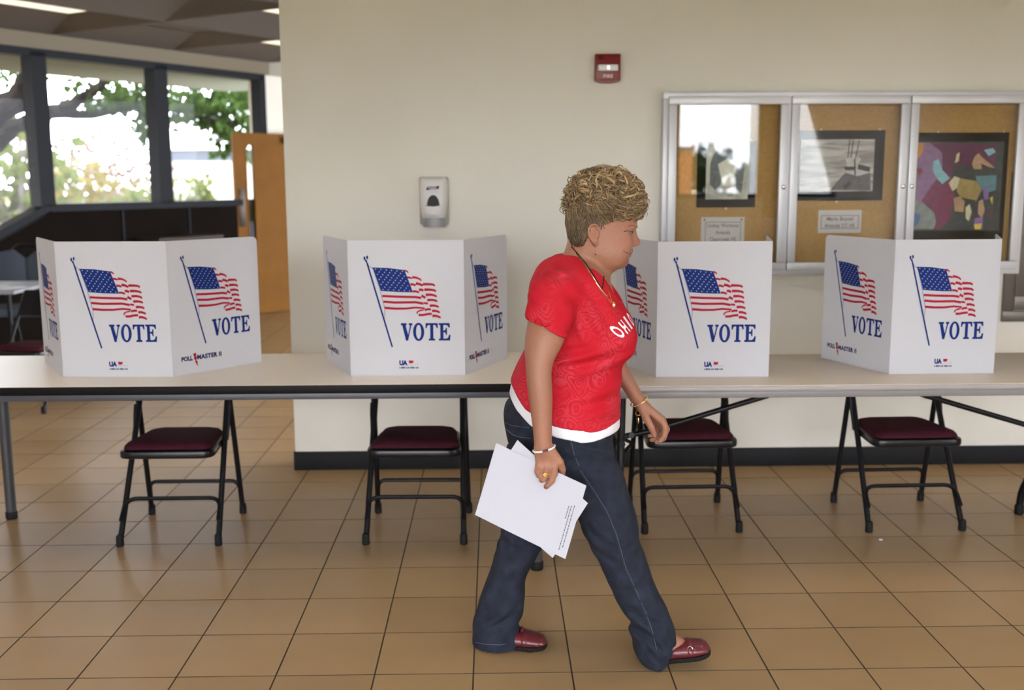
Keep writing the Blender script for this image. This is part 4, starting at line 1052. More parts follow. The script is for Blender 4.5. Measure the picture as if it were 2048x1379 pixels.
# ------------------------------------------------------------------ the person
BY = 3.22
person = empty('person', (0.27, 3.2, 0), label='person in a red printed T-shirt and dark jeans striding along, papers in one hand', cat='person')
TORSO = [(512, 1108, 1178, .075, BY), (521, 1092, 1192, .105, BY), (534, 1079, 1206, .145, BY), (548, 1071, 1216, .172, BY), (566, 1064, 1225, .187, BY), (600, 1060, 1240, .19, BY), (640, 1062, 1253, .187, BY), (671, 1061, 1259, .186, BY), (694, 1056, 1256, .182, BY),
         (712, 1046, 1243, .176, BY), (730, 1037, 1239, .174, BY), (751, 1028, 1239, .176, BY), (783, 1021, 1236, .183, BY), (820, 1011, 1236, .19, BY), (850, 1008, 1236, .194, BY), (880, 1012, 1228, .194, BY)]
PELV = [(792, 1018, 1226, .178, BY), (806, 1009, 1228, .184, BY), (825, 1005, 1230, .190, BY), (850, 1007, 1229, .193, BY), (878, 1013, 1224, .194, BY), (908, 1021, 1224, .190, BY), (940, 1030, 1222, .178, BY), (968, 1045, 1205, .15, BY)]
LEG_R = [(885, 1078, 1223, .085, 3.125), (913, 1086, 1229, .095, 3.125), (936, 1098, 1242, .097, 3.122), (982, 1122, 1257, .095, 3.12), (1040, 1157, 1275, .088, 3.12), (1087, 1177, 1281, .080, 3.12), (1106, 1189, 1289, .077, 3.12), (1140, 1205, 1300, .074, 3.12), (1170, 1219, 1311, .072, 3.125), (1193, 1229, 1322, .072, 3.13), (1222, 1247, 1337, .072, 3.135), (1243, 1258, 1344, .072, 3.14), (1265, 1260, 1352, .072, 3.14), (1290, 1266, 1352, .072, 3.14), (1310, 1273, 1350, .070, 3.14), (1327, 1283, 1340, .066, 3.14)]
LEG_L = [(885, 1012, 1140, .085, 3.315), (930, 1014, 1138, .095, 3.315), (980, 1014, 1128, .095, 3.315), (1040, 1006, 1108, .09, 3.315), (1080, 997, 1092, .083, 3.31), (1106, 989, 1077, .078, 3.31), (1159, 974, 1051, .074, 3.305), (1180, 966, 1050, .074, 3.30), (1205, 957, 1049, .073, 3.30), (1227, 949, 1044, .074, 3.30), (1242, 946, 1038, .075, 3.30), (1265, 945, 1044, .077, 3.30), (1285, 945, 1048, .078, 3.30), (1299, 950, 1046, .077, 3.30)]
ARM_R = [(548, 1092, 1140, .042, 3.075), (560, 1076, 1148, .055, 3.06), (580, 1066, 1150, .062, 3.045), (605, 1060, 1148, .064, 3.03), (640, 1056, 1139, .060, 3.0), (675, 1050, 1130, .056, 2.98), (700, 1049, 1119, .051, 2.97), (724, 1051, 1107, .046, 2.96), (745, 1052, 1103, .045, 2.955), (767, 1054, 1104, .045, 2.95), (800, 1058, 1105, .042, 2.945), (830, 1062, 1104, .037, 2.94), (862, 1066, 1104, .031, 2.935), (886, 1068, 1104, .027, 2.932), (900, 1069, 1107, .024, 2.93), (914, 1071, 1114, .020, 2.929)]
ARM_L = [(556, 1130, 1200, .05, 3.375), (600, 1135, 1215, .06, 3.40), (650, 1155, 1232, .056, 3.42), (700, 1185, 1248, .05, 3.43), (722, 1205, 1252, .046, 3.43), (745, 1222, 1262, .042, 3.425), (770, 1240, 1276, .036, 3.42), (792, 1255, 1288, .030, 3.415), (810, 1265, 1297, .026, 3.41)]
HEAD = [(356, 1192, 1214, .02, BY), (362, 1172, 1236, .046, BY), (380, 1150, 1262, .066, BY), (410, 1140, 1275, .074, BY), (436, 1139, 1276, .0745, BY), (452, 1141, 1271, .074, BY), (464, 1143, 1268, .073, BY), (480, 1147, 1264, .073, BY), (494, 1152, 1261, .072, BY), (506, 1160, 1258, .070, BY), (516, 1168, 1255, .065, BY), (526, 1175, 1250, .056, BY), (533, 1182, 1241, .044, BY), (539, 1190, 1226, .026, BY)]

body = Field()
body.union(loft(HEAD, ex=2.25, capr=.012))
body.union(ellip(q3(1222, 521, BY), (.040, .052, .024)), .03)                                    # soft under-chin
body.union(ellip(q3(1243, 521, BY), (.0165, .022, .0165)), .02)                                  # chin
for s in (-1, 1):
    body.union(ellip(q3(1243, 487, BY) + np.array([0, s * .043, 0]), (.026, .020, .026)), .028)    # cheeks
    body.union(ellip(q3(1222, 507, BY) + np.array([0, s * .050, 0]), (.034, .018, .026)), .03)     # jowls
    body.sub(ellip(q3(1268, 463, BY) + np.array([0, s * .036, 0]), (.017, .021, .012)), .016)      # eye sockets
    body.union(ball(q3(1254.5, 463, BY) + np.array([0, s * .034, 0]), .0132), .007)                 # lids
    body.union(ellip(q3(1265, 452, BY) + np.array([0, s * .028, 0]), (.011, .022, .0065)), .012)   # brow
    body.union(ellip(q3(1268, 488, BY) + np.array([0, s * .0105, 0]), (.0095, .0075, .0072)), .008)  # nostril wings
    body.sub(ellip(q3(1272, 493.5, BY) + np.array([0, s * .0065, 0]), (.0045, .0028, .003)), .003)
body.union(cone(q3(1266, 462, BY), q3(1271.8, 481, BY), .0075, .0098), .012)                       # nose bridge
body.union(ball(q3(1273.4, 484.5, BY), .0112), .007)
body.union(ellip(q3(1256.5, 500, BY), (.0130, .026, .011)), .010)                                   # mouth mound
body.union(cone(q3(1260.3, 501.5, BY) + np.array([0, -.012, 0]), q3(1260.3, 501.5, BY) + np.array([0, .012, 0]), .0062, .0062), .006)
body.union(cone(q3(1256.5, 510.5, BY) + np.array([0, -.011, 0]), q3(1256.5, 510.5, BY) + np.array([0, .011, 0]), .0066, .0066), .006)
body.sub(ellip(q3(1258.5, 517.5, BY), (.006, .014, .0045)), .008)
mouth = [q3(1266, 506, BY), q3(1260, 505.5, BY) + np.array([0, -.012, 0]), q3(1252, 503, BY) + np.array([0, -.0225, 0]), q3(1245.5, 499.5, BY) + np.array([0, -.031, 0])]
for a, b_ in zip(mouth[:-1], mouth[1:]):
    body.sub(cone(a, b_, .0024, .0020), .002)
    body.sub(cone(a * np.array([1, -1, 1]) + np.array([0, 2 * BY, 0]), b_ * np.array([1, -1, 1]) + np.array([0, 2 * BY, 0]), .0024, .0020), .002)
for s in (-1, 1):
    body.sub(cone(q3(1263, 488, BY) + np.array([0, s * .020, 0]), q3(1249, 497, BY) + np.array([0, s * .034, 0]), .0016, .0014), .006)
# eye slits
for s in (-1, 1):
    ec = q3(1254.5, 463, BY) + np.array([0, s * .034, 0])
    body.sub(ellip(ec + np.array([.0085, s * .0095, .0003]), (.0115, .0085, .0027), rotz(s * .75)), .0015)
# ears
for s in (-1, 1):
    ey = BY + s * .0745
    E0 = [(1196, 452), (1190, 448.5), (1182, 450), (1177, 457), (1177, 466), (1180, 475), (1185, 482), (1190, 486)]
    body.union(ellip(q3(1187, 467, ey), (.0115, .0085, .024), roty(-.12)), .006)
    for (u0, v0), (u1, v1) in zip(E0[:-1], E0[1:]):
        body.union(cone(q3(u0, v0, ey + s * .006), q3(u1, v1, ey + s * .006), .0036, .0036), .003)
    body.union(ellip(q3(1191.5, 485.5, ey), (.0065, .006, .0075)), .005)
    body.sub(ellip(q3(1189.5, 467, ey + s * .010), (.0068, .0085, .0135), roty(-.1)), .004)
    body.union(cone(q3(1196, 463, ey + s * .002), q3(1195.5, 472, ey + s * .002), .0042, .0042), .004)
# neck, torso core, arms
body.union(cone(q3(1176, 480, BY), q3(1158, 545, BY), .056, .064), .03)
body.union(cone(q3(1192, 520, BY), q3(1180, 560, BY), .040, .055), .03)
body.union(loft(TORSO, -.010), .03)
body.union(loft(ARM_R), .012)
body.union(loft(ARM_L), .012)
# near hand: knuckles to us, three fingers over the sheets, index and thumb behind them
HY = 2.928
def chain(pts, rs, k=.004):
    for (a, b_), (ra, rb) in zip(zip(pts[:-1], pts[1:]), zip(rs[:-1], rs[1:])): body.union(cone(a, b_, ra, rb), k)
for (u0, v0, u1, v1, r0, r1) in [(1078, 898, 1079, 931, .012, .0115), (1086, 898, 1093, 930, .014, .0125), (1094, 898, 1107, 927, .014, .0125), (1101, 899, 1119, 923, .0125, .012)]:
    body.union(cone(q3(u0, v0, HY + .004), q3(u1, v1, HY), r0, r1), .012)
chain([q3(1077.5, 932, HY), q3(1076, 942, HY - .012), q3(1079, 950, HY - .010), q3(1084, 950, HY - .006)], [.0105, .0098, .0088, .0080])
chain([q3(1093.5, 930, HY - .002), q3(1091.5, 947, HY - .014), q3(1087, 957, HY - .012), q3(1083.5, 960, HY - .009)], [.0112, .0104, .0092, .0080])
chain([q3(1109, 927, HY), q3(1108, 946, HY - .012), q3(1103, 961, HY - .011), q3(1092.5, 973, HY - .009)], [.0115, .0105, .0092, .0076])
chain([q3(1120, 924, HY + .002), q3(1124.5, 938, HY + .014), q3(1124, 952, HY + .026), q3(1116, 964, HY + .030)], [.0112, .0100, .0090, .0078])
chain([q3(1101, 905, HY + .016), q3(1110, 926, HY + .030), q3(1112, 945, HY + .032), q3(1108, 960, HY + .030)], [.0135, .0120, .0105, .0088])
# far hand: relaxed curl, thumb towards us
FY = 3.405
for (u0, v0, u1, v1, y0, y1, r0, r1) in [(1281, 806, 1322, 839, -.016, -.022, .014, .0125), (1282, 806, 1324, 838, .0, .0, .015, .0125), (1281, 808, 1318, 843, .014, .02, .014, .0120), (1278, 812, 1312, 846, .02, .036, .012, .011)]:
    body.union(cone(q3(u0, v0, FY + y0), q3(u1, v1, FY + y1), r0, r1), .014)
def chainF(pts, rs): chain([q3(u, v, FY + y) for u, v, y in pts], rs)
chainF([(1323, 839, -.022), (1331, 855, -.026), (1329, 871, -.028), (1320, 881.5, -.027)], [.0112, .0102, .0092, .0078])
chainF([(1325, 839, .0), (1333, 858, -.002), (1327, 876, -.004), (1313, 883, -.004)], [.0115, .0105, .0093, .0078])
chainF([(1318, 843, .02), (1326, 861, .019), (1317, 877, .017), (1303, 879, .016)], [.0110, .0100, .0090, .0076])
chainF([(1312, 846, .036), (1317, 860, .036), (1308, 871, .034), (1298, 871, .033)], [.0098, .0088, .0080, .0068])
chainF([(1284, 818, -.020), (1294, 838, -.036), (1303, 855, -.042), (1309, 870, -.038)], [.0140, .0122, .0102, .0082])
# legs and feet inside the clothes
body.union(cone(q3(1120, 905, 3.16), q3(1225, 1100, 3.125), .055, .045), .03).union(cone(q3(1225, 1100, 3.125), q3(1311, 1285, 3.14), .045, .032), .02)
body.union(cone(q3(1090, 905, 3.28), q3(1030, 1110, 3.31), .055, .045), .03).union(cone(q3(1030, 1110, 3.31), q3(992, 1270, 3.30), .045, .032), .02)
FR0, FR1 = q3(1311, 1296, 3.14), q3(1390, 1294, 3.14)
body.union(cone(FR0, q3(1348, 1288, 3.14), .033, .028), .02).union(cone(q3(1348, 1288, 3.14), FR1, .027, .013), .01)
body.union(cone(q3(992, 1268, 3.30), q3(1042, 1276, 3.29), .032, .025), .02).union(cone(q3(1042, 1277, 3.29), q3(1076, 1287, 3.285), .024, .016), .01)

M_skin = bpy.data.materials.new('skin'); M_skin.use_nodes = True
nt = M_skin.node_tree; p = nt.nodes['Principled BSDF']; p.inputs['Roughness'].default_value = .5; p.inputs['Specular IOR Level'].default_value = .4
p.inputs['Subsurface Weight'].default_value = .12; p.inputs['Subsurface Radius'].default_value = (.012, .005, .003); p.inputs['Subsurface Scale'].default_value = .6
at_ = nt.nodes.new('ShaderNodeAttribute'); at_.attribute_name = 'tone'
tc = nt.nodes.new('ShaderNodeTexCoord'); n1 = nt.nodes.new('ShaderNodeTexNoise'); n1.inputs['Scale'].default_value = 190; n1.inputs['Detail'].default_value = 4
mr = nt.nodes.new('ShaderNodeMapRange'); mr.inputs['From Min'].default_value = .35; mr.inputs['From Max'].default_value = .65; mr.inputs['To Min'].default_value = .95; mr.inputs['To Max'].default_value = 1.04
hs = nt.nodes.new('ShaderNodeHueSaturation')
nt.links.new(tc.outputs['Object'], n1.inputs['Vector']); nt.links.new(n1.outputs['Fac'], mr.inputs['Value']); nt.links.new(mr.outputs[0], hs.inputs['Value'])
nt.links.new(at_.outputs['Color'], hs.inputs['Color']); nt.links.new(hs.outputs[0], p.inputs['Base Color'])
bp_ = nt.nodes.new('ShaderNodeBump'); bp_.inputs['Strength'].default_value = .06; bp_.inputs['Distance'].default_value = .002; nt.links.new(n1.outputs['Fac'], bp_.inputs['Height']); nt.links.new(bp_.outputs[0], p.inputs['Normal'])

bo, BV = field_obj('body', body, (-.16, 2.85, 0.0), (.72, 3.52, 1.60), .0027, M_skin, person, it=1)
tone = np.tile(np.array([.340, .155, .093, 1.0]), (len(BV), 1))
def blob(c, r, col, w=1.0):
    d = np.linalg.norm((BV - np.array(c)) / np.array(r), axis=1); k = (np.clip(1.25 - d, 0, .5) / .5 * w)[:, None]
    tone[:, :3] = tone[:, :3] * (1 - k) + np.array(col) * k
head_m = BV[:, 2] > 1.2
for s in (-1, 1): blob(q3(1240, 485, BY) + np.array([0, s * .05, 0]), (.03, .03, .022), (.35, .135, .088), .7)
blob(q3(1272, 484, BY), (.014, .016, .016), (.37, .15, .11), .7)
blob(q3(1259, 506, BY), (.016, .027, .0085), (.30, .085, .072), .85)
for a in mouth[1:]: blob(a, (.004, .004, .003), (.16, .045, .035), .9)
for s in (-1, 1): blob(q3(1255, 463.5, BY) + np.array([.006, s * .044, 0]), (.012, .012, .0045), (.24, .10, .07), .7)
for c in (q3(1092.5, 973, HY - .011), q3(1083.5, 960.5, HY - .012)): blob(c, (.0065, .006, .0048), (.10, .02, .03), 1)
ca = bo.data.color_attributes.new('tone', 'FLOAT_COLOR', 'POINT'); ca.data.foreach_set('color', tone.astype(np.float32).ravel())

# eyes
for s in (-1, 1):
    ec = q3(1254.5, 463, BY) + np.array([0, s * .034, 0]) - np.array(person.location)
    e = MB().ball(ec, .0122, 16, 12).build('eye', mat('eye_white', (.17, .15, .135), .3), person, smooth=True)
    dv = np.array([.86, s * .50, -.10]); dv /= np.linalg.norm(dv)
    MB().ball(ec + dv * .0082, .0052, 12, 8).build('iris', mat('iris', (.03, .035, .03), .15), e, smooth=True)
    lash = [ec + .0133 * np.array([math.cos(a), s * math.sin(a), .235]) / math.sqrt(1 + .235 ** 2) for a in np.linspace(.05, 1.35, 8)]
    MB().tube([tuple(l) for l in lash], [.0008, .0014, .0018, .0020, .0020, .0018, .0014, .0007], 6).build('lashes', mat('lash', (.03, .02, .018), .6), e, smooth=True)
    br = [q3(u, v, BY) + np.array([0, s * y, 0]) - np.array(person.location) for u, v, y in ((1273.2, 455, .014), (1270.5, 451, .024), (1266, 449.5, .034), (1259, 450, .044))]
    MB().tube([tuple(l) for l in br], [.0012, .0019, .0016, .0006], 6).build('eyebrow', mat('eyebrow', (.13, .07, .04), .8), person, smooth=True)

# ---------------------------------------------------------------- clothes
def folds(lst):
    """soft cloth creases: (point, direction across crease, wavelength, depth, reach)"""
    def f(P):
        d = np.zeros(len(P))
        for c, dr_, wl, dep, rch in lst:
            q = P - np.array(c); w = np.exp(-np.sum((q / np.array(rch)) ** 2, axis=1)); d -= 1.5 * dep * w * np.sin(2 * math.pi * (q @ np.array(dr_)) / wl)
        return d
    return f
hem_z = zcurve([(1000, 762), (1022, 783), (1051, 821), (1080, 836), (1105, 845), (1140, 854), (1175, 860), (1210, 858), (1240, 851)], 3.07)
und_z = zcurve([(1000, 780), (1017, 803), (1035, 828), (1061, 850), (1105, 866), (1160, 880), (1200, 878), (1230, 872)], 3.07)
shirt = Field()
shirt.union(loft(TORSO, .0065, ex=2.2))
shirt.union(loft(ARM_R[:7], .010), .03)
shirt.union(loft(ARM_L[:4], .010), .03)
for s in (-1, 1): shirt.union(ellip(q3(1226, 668, BY) + np.array([0, s * .075, 0]), (.055, .075, .07)), .05)      # bust
# cut sleeve ends and hem
pa, pb = q3(1054, 640, 2.99), q3(1138, 677, 2.99)
slv_n = np.array([-(pb[2] - pa[2]), 0, pb[0] - pa[0]]); slv_n /= np.linalg.norm(slv_n)
armR_big = loft(ARM_R[:9], .022)
def sleeve_cut(P):   # beyond the sleeve hem plane, only around the near arm outside the torso
    below = -((P - pa) @ slv_n); return np.maximum(np.maximum(-below, P[:, 1] - 3.045), armR_big(P))
torso_in = loft(TORSO, .005, ex=2.2)
shirt.sub(lambda P: np.maximum(sleeve_cut(P), -torso_in(P)), .010)
armR_in = loft(ARM_R[:9], .0045)
shirt.sub(lambda P: np.maximum(np.maximum(armR_in(P), -torso_in(P)), ((P - pa) @ slv_n) - .02), .003)
shirt.inter(lambda P: hem_z(P[:, 0]) - P[:, 2], .006)
# neckline: scooped V, open at the front
def vneck(P):
    zz = P[:, 2]; w = np.interp(zz, VZ, VW); yc = np.interp(zz, VZ, VC)
    return np.maximum(np.abs(P[:, 1] - yc) - w, ncut(P[:, 0]) - zz)
ncut = zcurve([(1090, 486), (1112, 495), (1135, 503), (1155, 512), (1172, 530), (1190, 552), (1206, 582), (1222, 622), (1270, 640)], BY - .08)
VZ = np.array([q3(1200, v, BY - .08)[2] for v in (622, 612, 600, 580, 556, 530, 505, 480)]); VW = np.array([0, .024, .055, .085, .104, .108, .108, .108]); VC = BY - np.array([.045, .045, .04, .03, .02, .01, .005, 0])
shirt.sub(vneck, .008)
shirt.add(folds([(q3(1090, 560, 3.05), (.5, 0, .85), .035, .0030, (.06, .08, .06)), (q3(1110, 600, 3.02), (.75, 0, .6), .05, .0035, (.07, .06, .07)), (q3(1180, 640, 3.05), (.85, 0, .5), .055, .0040, (.07, .12, .08)),
                 (q3(1160, 720, 3.05), (-.25, 0, .97), .05, .0050, (.16, .12, .05)), (q3(1180, 800, 3.05), (-.15, 0, .98), .062, .0045, (.14, .14, .07)), (q3(1050, 720, 3.1), (-.5, 0, .86), .05, .005, (.05, .12, .06)),
                 (q3(1180, 835, 3.05), (.9, 0, .1), .09, .0008, (.16, .14, .03))]))
shirt.add(lambda P: .0009 * np.sin(38 * P[:, 0] + 55 * P[:, 2] + 20 * P[:, 1]) * np.sin(47 * P[:, 2] - 23 * P[:, 0]))
M_shirt = bpy.data.materials.new('red_paisley_jersey'); M_shirt.use_nodes = True
nt = M_shirt.node_tree; p = nt.nodes['Principled BSDF']; p.inputs['Roughness'].default_value = .75; p.inputs['Specular IOR Level'].default_value = .15
tc = nt.nodes.new('ShaderNodeTexCoord')
wn = nt.nodes.new('ShaderNodeTexNoise'); wn.inputs['Scale'].default_value = 14; wn.inputs['Detail'].default_value = 2
mxv = nt.nodes.new('ShaderNodeMixRGB'); mxv.inputs['Fac'].default_value = .06
vo = nt.nodes.new('ShaderNodeTexVoronoi'); vo.inputs['Scale'].default_value = 19
mu = nt.nodes.new('ShaderNodeMath'); mu.operation = 'MULTIPLY'; mu.inputs[1].default_value = 38
sn = nt.nodes.new('ShaderNodeMath'); sn.operation = 'SINE'
rp = nt.nodes.new('ShaderNodeMapRange'); rp.inputs['From Min'].default_value = -1; rp.inputs['From Max'].default_value = 1; rp.inputs['To Min'].default_value = 0; rp.inputs['To Max'].default_value = 1
big = nt.nodes.new('ShaderNodeTexNoise'); big.inputs['Scale'].default_value = 7; big.inputs['Detail'].default_value = 1
bm_ = nt.nodes.new('ShaderNodeMapRange'); bm_.inputs['From Min'].default_value = .42; bm_.inputs['From Max'].default_value = .6
ml = nt.nodes.new('ShaderNodeMath'); ml.operation = 'MULTIPLY'
mc = nt.nodes.new('ShaderNodeMixRGB'); mc.inputs['Color1'].default_value = (.50, .010, .022, 1); mc.inputs['Color2'].default_value = (.53, .040, .060, 1)
nt.links.new(tc.outputs['Object'], wn.inputs['Vector']); nt.links.new(tc.outputs['Object'], mxv.inputs['Color1']); nt.links.new(wn.outputs['Color'], mxv.inputs['Color2'])
nt.links.new(mxv.outputs[0], vo.inputs['Vector']); nt.links.new(vo.outputs['Distance'], mu.inputs[0]); nt.links.new(mu.outputs[0], sn.inputs[0]); nt.links.new(sn.outputs[0], rp.inputs['Value'])
nt.links.new(tc.outputs['Object'], big.inputs['Vector']); nt.links.new(big.outputs['Fac'], bm_.inputs['Value']); nt.links.new(rp.outputs[0], ml.inputs[0]); nt.links.new(bm_.outputs[0], ml.inputs[1]); nt.links.new(ml.outputs[0], mc.inputs['Fac']); nt.links.new(mc.outputs[0], p.inputs['Base Color'])
so, SV = field_obj('t_shirt', shirt, (-.16, 2.86, .60), (.46, 3.56, 1.34), .0036, M_shirt, person, it=2)
so['label'] = 'red printed T-shirt'
under = Field().union(loft(TORSO, .0028, ex=2.2)).inter(lambda P: und_z(P[:, 0]) - P[:, 2], .005).inter(lambda P: P[:, 2] - hem_z(P[:, 0]) - .005)
under.add(folds([(q3(1160, 868, 3.05), (.8, 0, .2), .07, .0008, (.15, .15, .04))]))
uo, _ = field_obj('undershirt', under, (-.16, 2.98, .60), (.44, 3.46, .95), .0036, mat('white_jersey', (.78, .77, .79), .8), person, it=1)
uo['label'] = 'white undershirt hem'
M_denim = mat('dark_denim', (0.0165, 0.0205, 0.033), .85, var=.35, vscale=26, bump=.35, bscale=420, spec=.25)
jeans = Field()
jeans.union(loft(PELV, -.0035, ex=2.2), 0).union(loft(LEG_L, .0), .03).union(loft(LEG_R, .0), .03)
# leg hems
h1a, h1b = q3(1361, 1262, 3.14), q3(1318, 1330, 3.14); hn = np.array([h1b[2] - h1a[2], 0, -(h1b[0] - h1a[0])]); hn = hn / np.linalg.norm(hn) * (-1 if (h1b[2] - h1a[2]) < 0 else 1)
jeans.inter(lambda P: np.where(P[:, 2] < .16, (P - h1a) @ (hn if hn[0] > 0 else -hn), -9.0), .006)
jeans.sub(cone(q3(1336, 1292, 3.14), q3(1358, 1306, 3.14), .036, .052), .010)
jeans.sub(cone(q3(1012, 1282, 3.295), q3(1048, 1296, 3.29), .036, .048), .008)
hemL = zcurve([(930, 1284), (954, 1294), (985, 1298), (1012, 1297), (1030, 1287), (1048, 1268)], 3.30)
jeans.inter(lambda P: np.where((P[:, 0] < .17) & (P[:, 2] < .2), hemL(P[:, 0]) - P[:, 2], -9.0), .004)
jeans.add(folds([(q3(1195, 1100, 3.04), (.5, 0, .87), .045, .004, (.10, .1, .06)), (q3(1280, 1255, 3.08), (.55, .1, .83), .045, .006, (.07, .1, .07)), (q3(1320, 1290, 3.08), (.8, 0, .6), .03, .004, (.06, .09, .05)),
                 (q3(1030, 1090, 3.24), (.4, 0, .9), .05, .004, (.08, .1, .06)), (q3(1000, 1240, 3.23), (-.55, 0, .83), .06, .007, (.07, .1, .06)), (q3(990, 1180, 3.23), (-.8, 0, .6), .07, .005, (.06, .1, .08)),
                 (q3(1190, 905, 3.04), (.35, 0, .94), .035, .003, (.08, .1, .04)), (q3(1130, 960, 3.05), (-.6, 0, .8), .06, .0035, (.07, .1, .08)), (q3(1040, 880, 3.08), (.2, 0, .98), .04, .003, (.05, .1, .05)), (q3(1260, 1180, 3.05), (-.3, 0, .95), .07, .003, (.06, .08, .1))]))
SEAM = [(1139, 882), (1145, 908), (1159, 943), (1184, 980), (1210, 1022), (1228, 1064), (1238, 1098), (1249, 1138), (1263, 1167), (1289, 1227), (1303, 1266), (1310, 1300)]
SP = np.array([q3(u - 4, v, 3.04)[[0, 2]] for u, v in SEAM])
def puckers(P):
    out = np.zeros(len(P)); m_ = P[:, 1] < 3.09
    if not m_.any(): return out
    q = P[m_][:, [0, 2]]; best = np.full(len(q), 9.0); s_ = np.zeros(len(q)); acc = 0.0
    for a, b_ in zip(SP[:-1], SP[1:]):
        ab = b_ - a; L = np.linalg.norm(ab); t = np.clip(((q - a) @ ab) / (L * L), 0, 1); dd = np.linalg.norm(q - a - t[:, None] * ab, axis=1)
        w = dd < best; best[w] = dd[w]; s_[w] = acc + t[w] * L; acc += L
    out[m_] = .0016 * np.exp(-(best / .011) ** 2) * np.sin(2 * math.pi * s_ / .0175)
    return out
jeans.add(puckers)
jo, JV = field_obj('jeans', jeans, (-.16, 2.96, .0), (.60, 3.50, .98), .0038, M_denim, person, it=2)
jo['label'] = 'dark blue jeans'

def hit(field, u, v, lift=.001, y0=2.6):
    d = unproject(u, v, y=1.0) - np.array([0, 0, CAM_H]); d /= np.linalg.norm(d); o_ = np.array([0, 0, CAM_H]); t = y0 / d[1]
    for _ in range(140):
        e = float(field((o_ + d * t)[None])[0])
        if e < .0004: break
        t += max(e * .6, .0004)
    return o_ + d * (t - lift)
def on_surface(name, field, pts, r, m, parent, n=8, lift=.0005, sub=3):
    L = []
    for (a, b_) in zip(pts[:-1], pts[1:]):
        for k in range(sub): L.append((a[0] + (b_[0] - a[0]) * k / sub, a[1] + (b_[1] - a[1]) * k / sub))
    L.append(pts[-1]); root = parent.parent or parent
    P = [tuple(hit(field, u, v, lift) - np.array(root.location)) for u, v in L]
    return MB().tube(P, r, n).build(name, m, parent, smooth=True)
M_seam = mat('denim_seam', (.012, .016, .032), .9); M_stitch = mat('faded_stitch', (.13, .15, .20), .9)
seam = SEAM
on_surface('side_seam', jeans, seam, .0022, M_seam, jo)
on_surface('stitch_line', jeans, [(u + 3.2, v - 1) for u, v in seam], .0006, M_stitch, jo, 5)
on_surface('stitch_line', jeans, [(1012, 858), (1025, 869), (1042, 874), (1061, 876)], .0007, M_stitch, jo, 5)
on_surface('stitch_line', jeans, [(1008, 843), (1022, 850), (1040, 853), (1058, 855)], .0006, M_stitch, jo, 5)
on_surface('hem_stitch', jeans, [(951, 1284), (975, 1288), (1000, 1289), (1012, 1287)], .0007, M_stitch, jo, 5)
# chest lettering laid onto the shirt from the front
def lay(vs2):
    th = .29; dr_ = np.array([-math.cos(th), math.sin(th), 0]); sd_ = np.array([math.sin(th), math.cos(th), 0])
    P = np.array([np.array([.24, BY, z]) - dr_ * .32 + sd_ * y for y, z in vs2])
    for _ in range(90):
        e = shirt(P); P += dr_ * np.maximum(e * .7, 0.0)[:, None]
    P -= dr_ * .0014
    return P - np.array(person.location)
zc0 = q3(1250, 644, BY - .06)[2]; R_ = .19
letters = 'OHIO STATE'; wd = .0235
for k, ch in enumerate(letters):
    if ch == ' ': continue
    vs_, fs_ = text_loops_mesh(ch, .056, .0020, 'CENTER'); xs = [v_[0] for v_ in vs_]; w_ = max(xs) - min(xs); sc = min(1.0, .0175 / w_)
    phi = (k - 4.5) * wd / R_
    pts = []
    for x, y in vs_:
        x *= sc; rr = R_ + y * .92
        pts.append((-.016 + rr * math.sin(phi) + x * math.cos(phi), zc0 - R_ + rr * math.cos(phi) - x * math.sin(phi)))
    MB().add(lay(pts), fs_).build('chest_letter', mat('print_shirt_white', (.80, .76, .78), .6), so, fix=False)

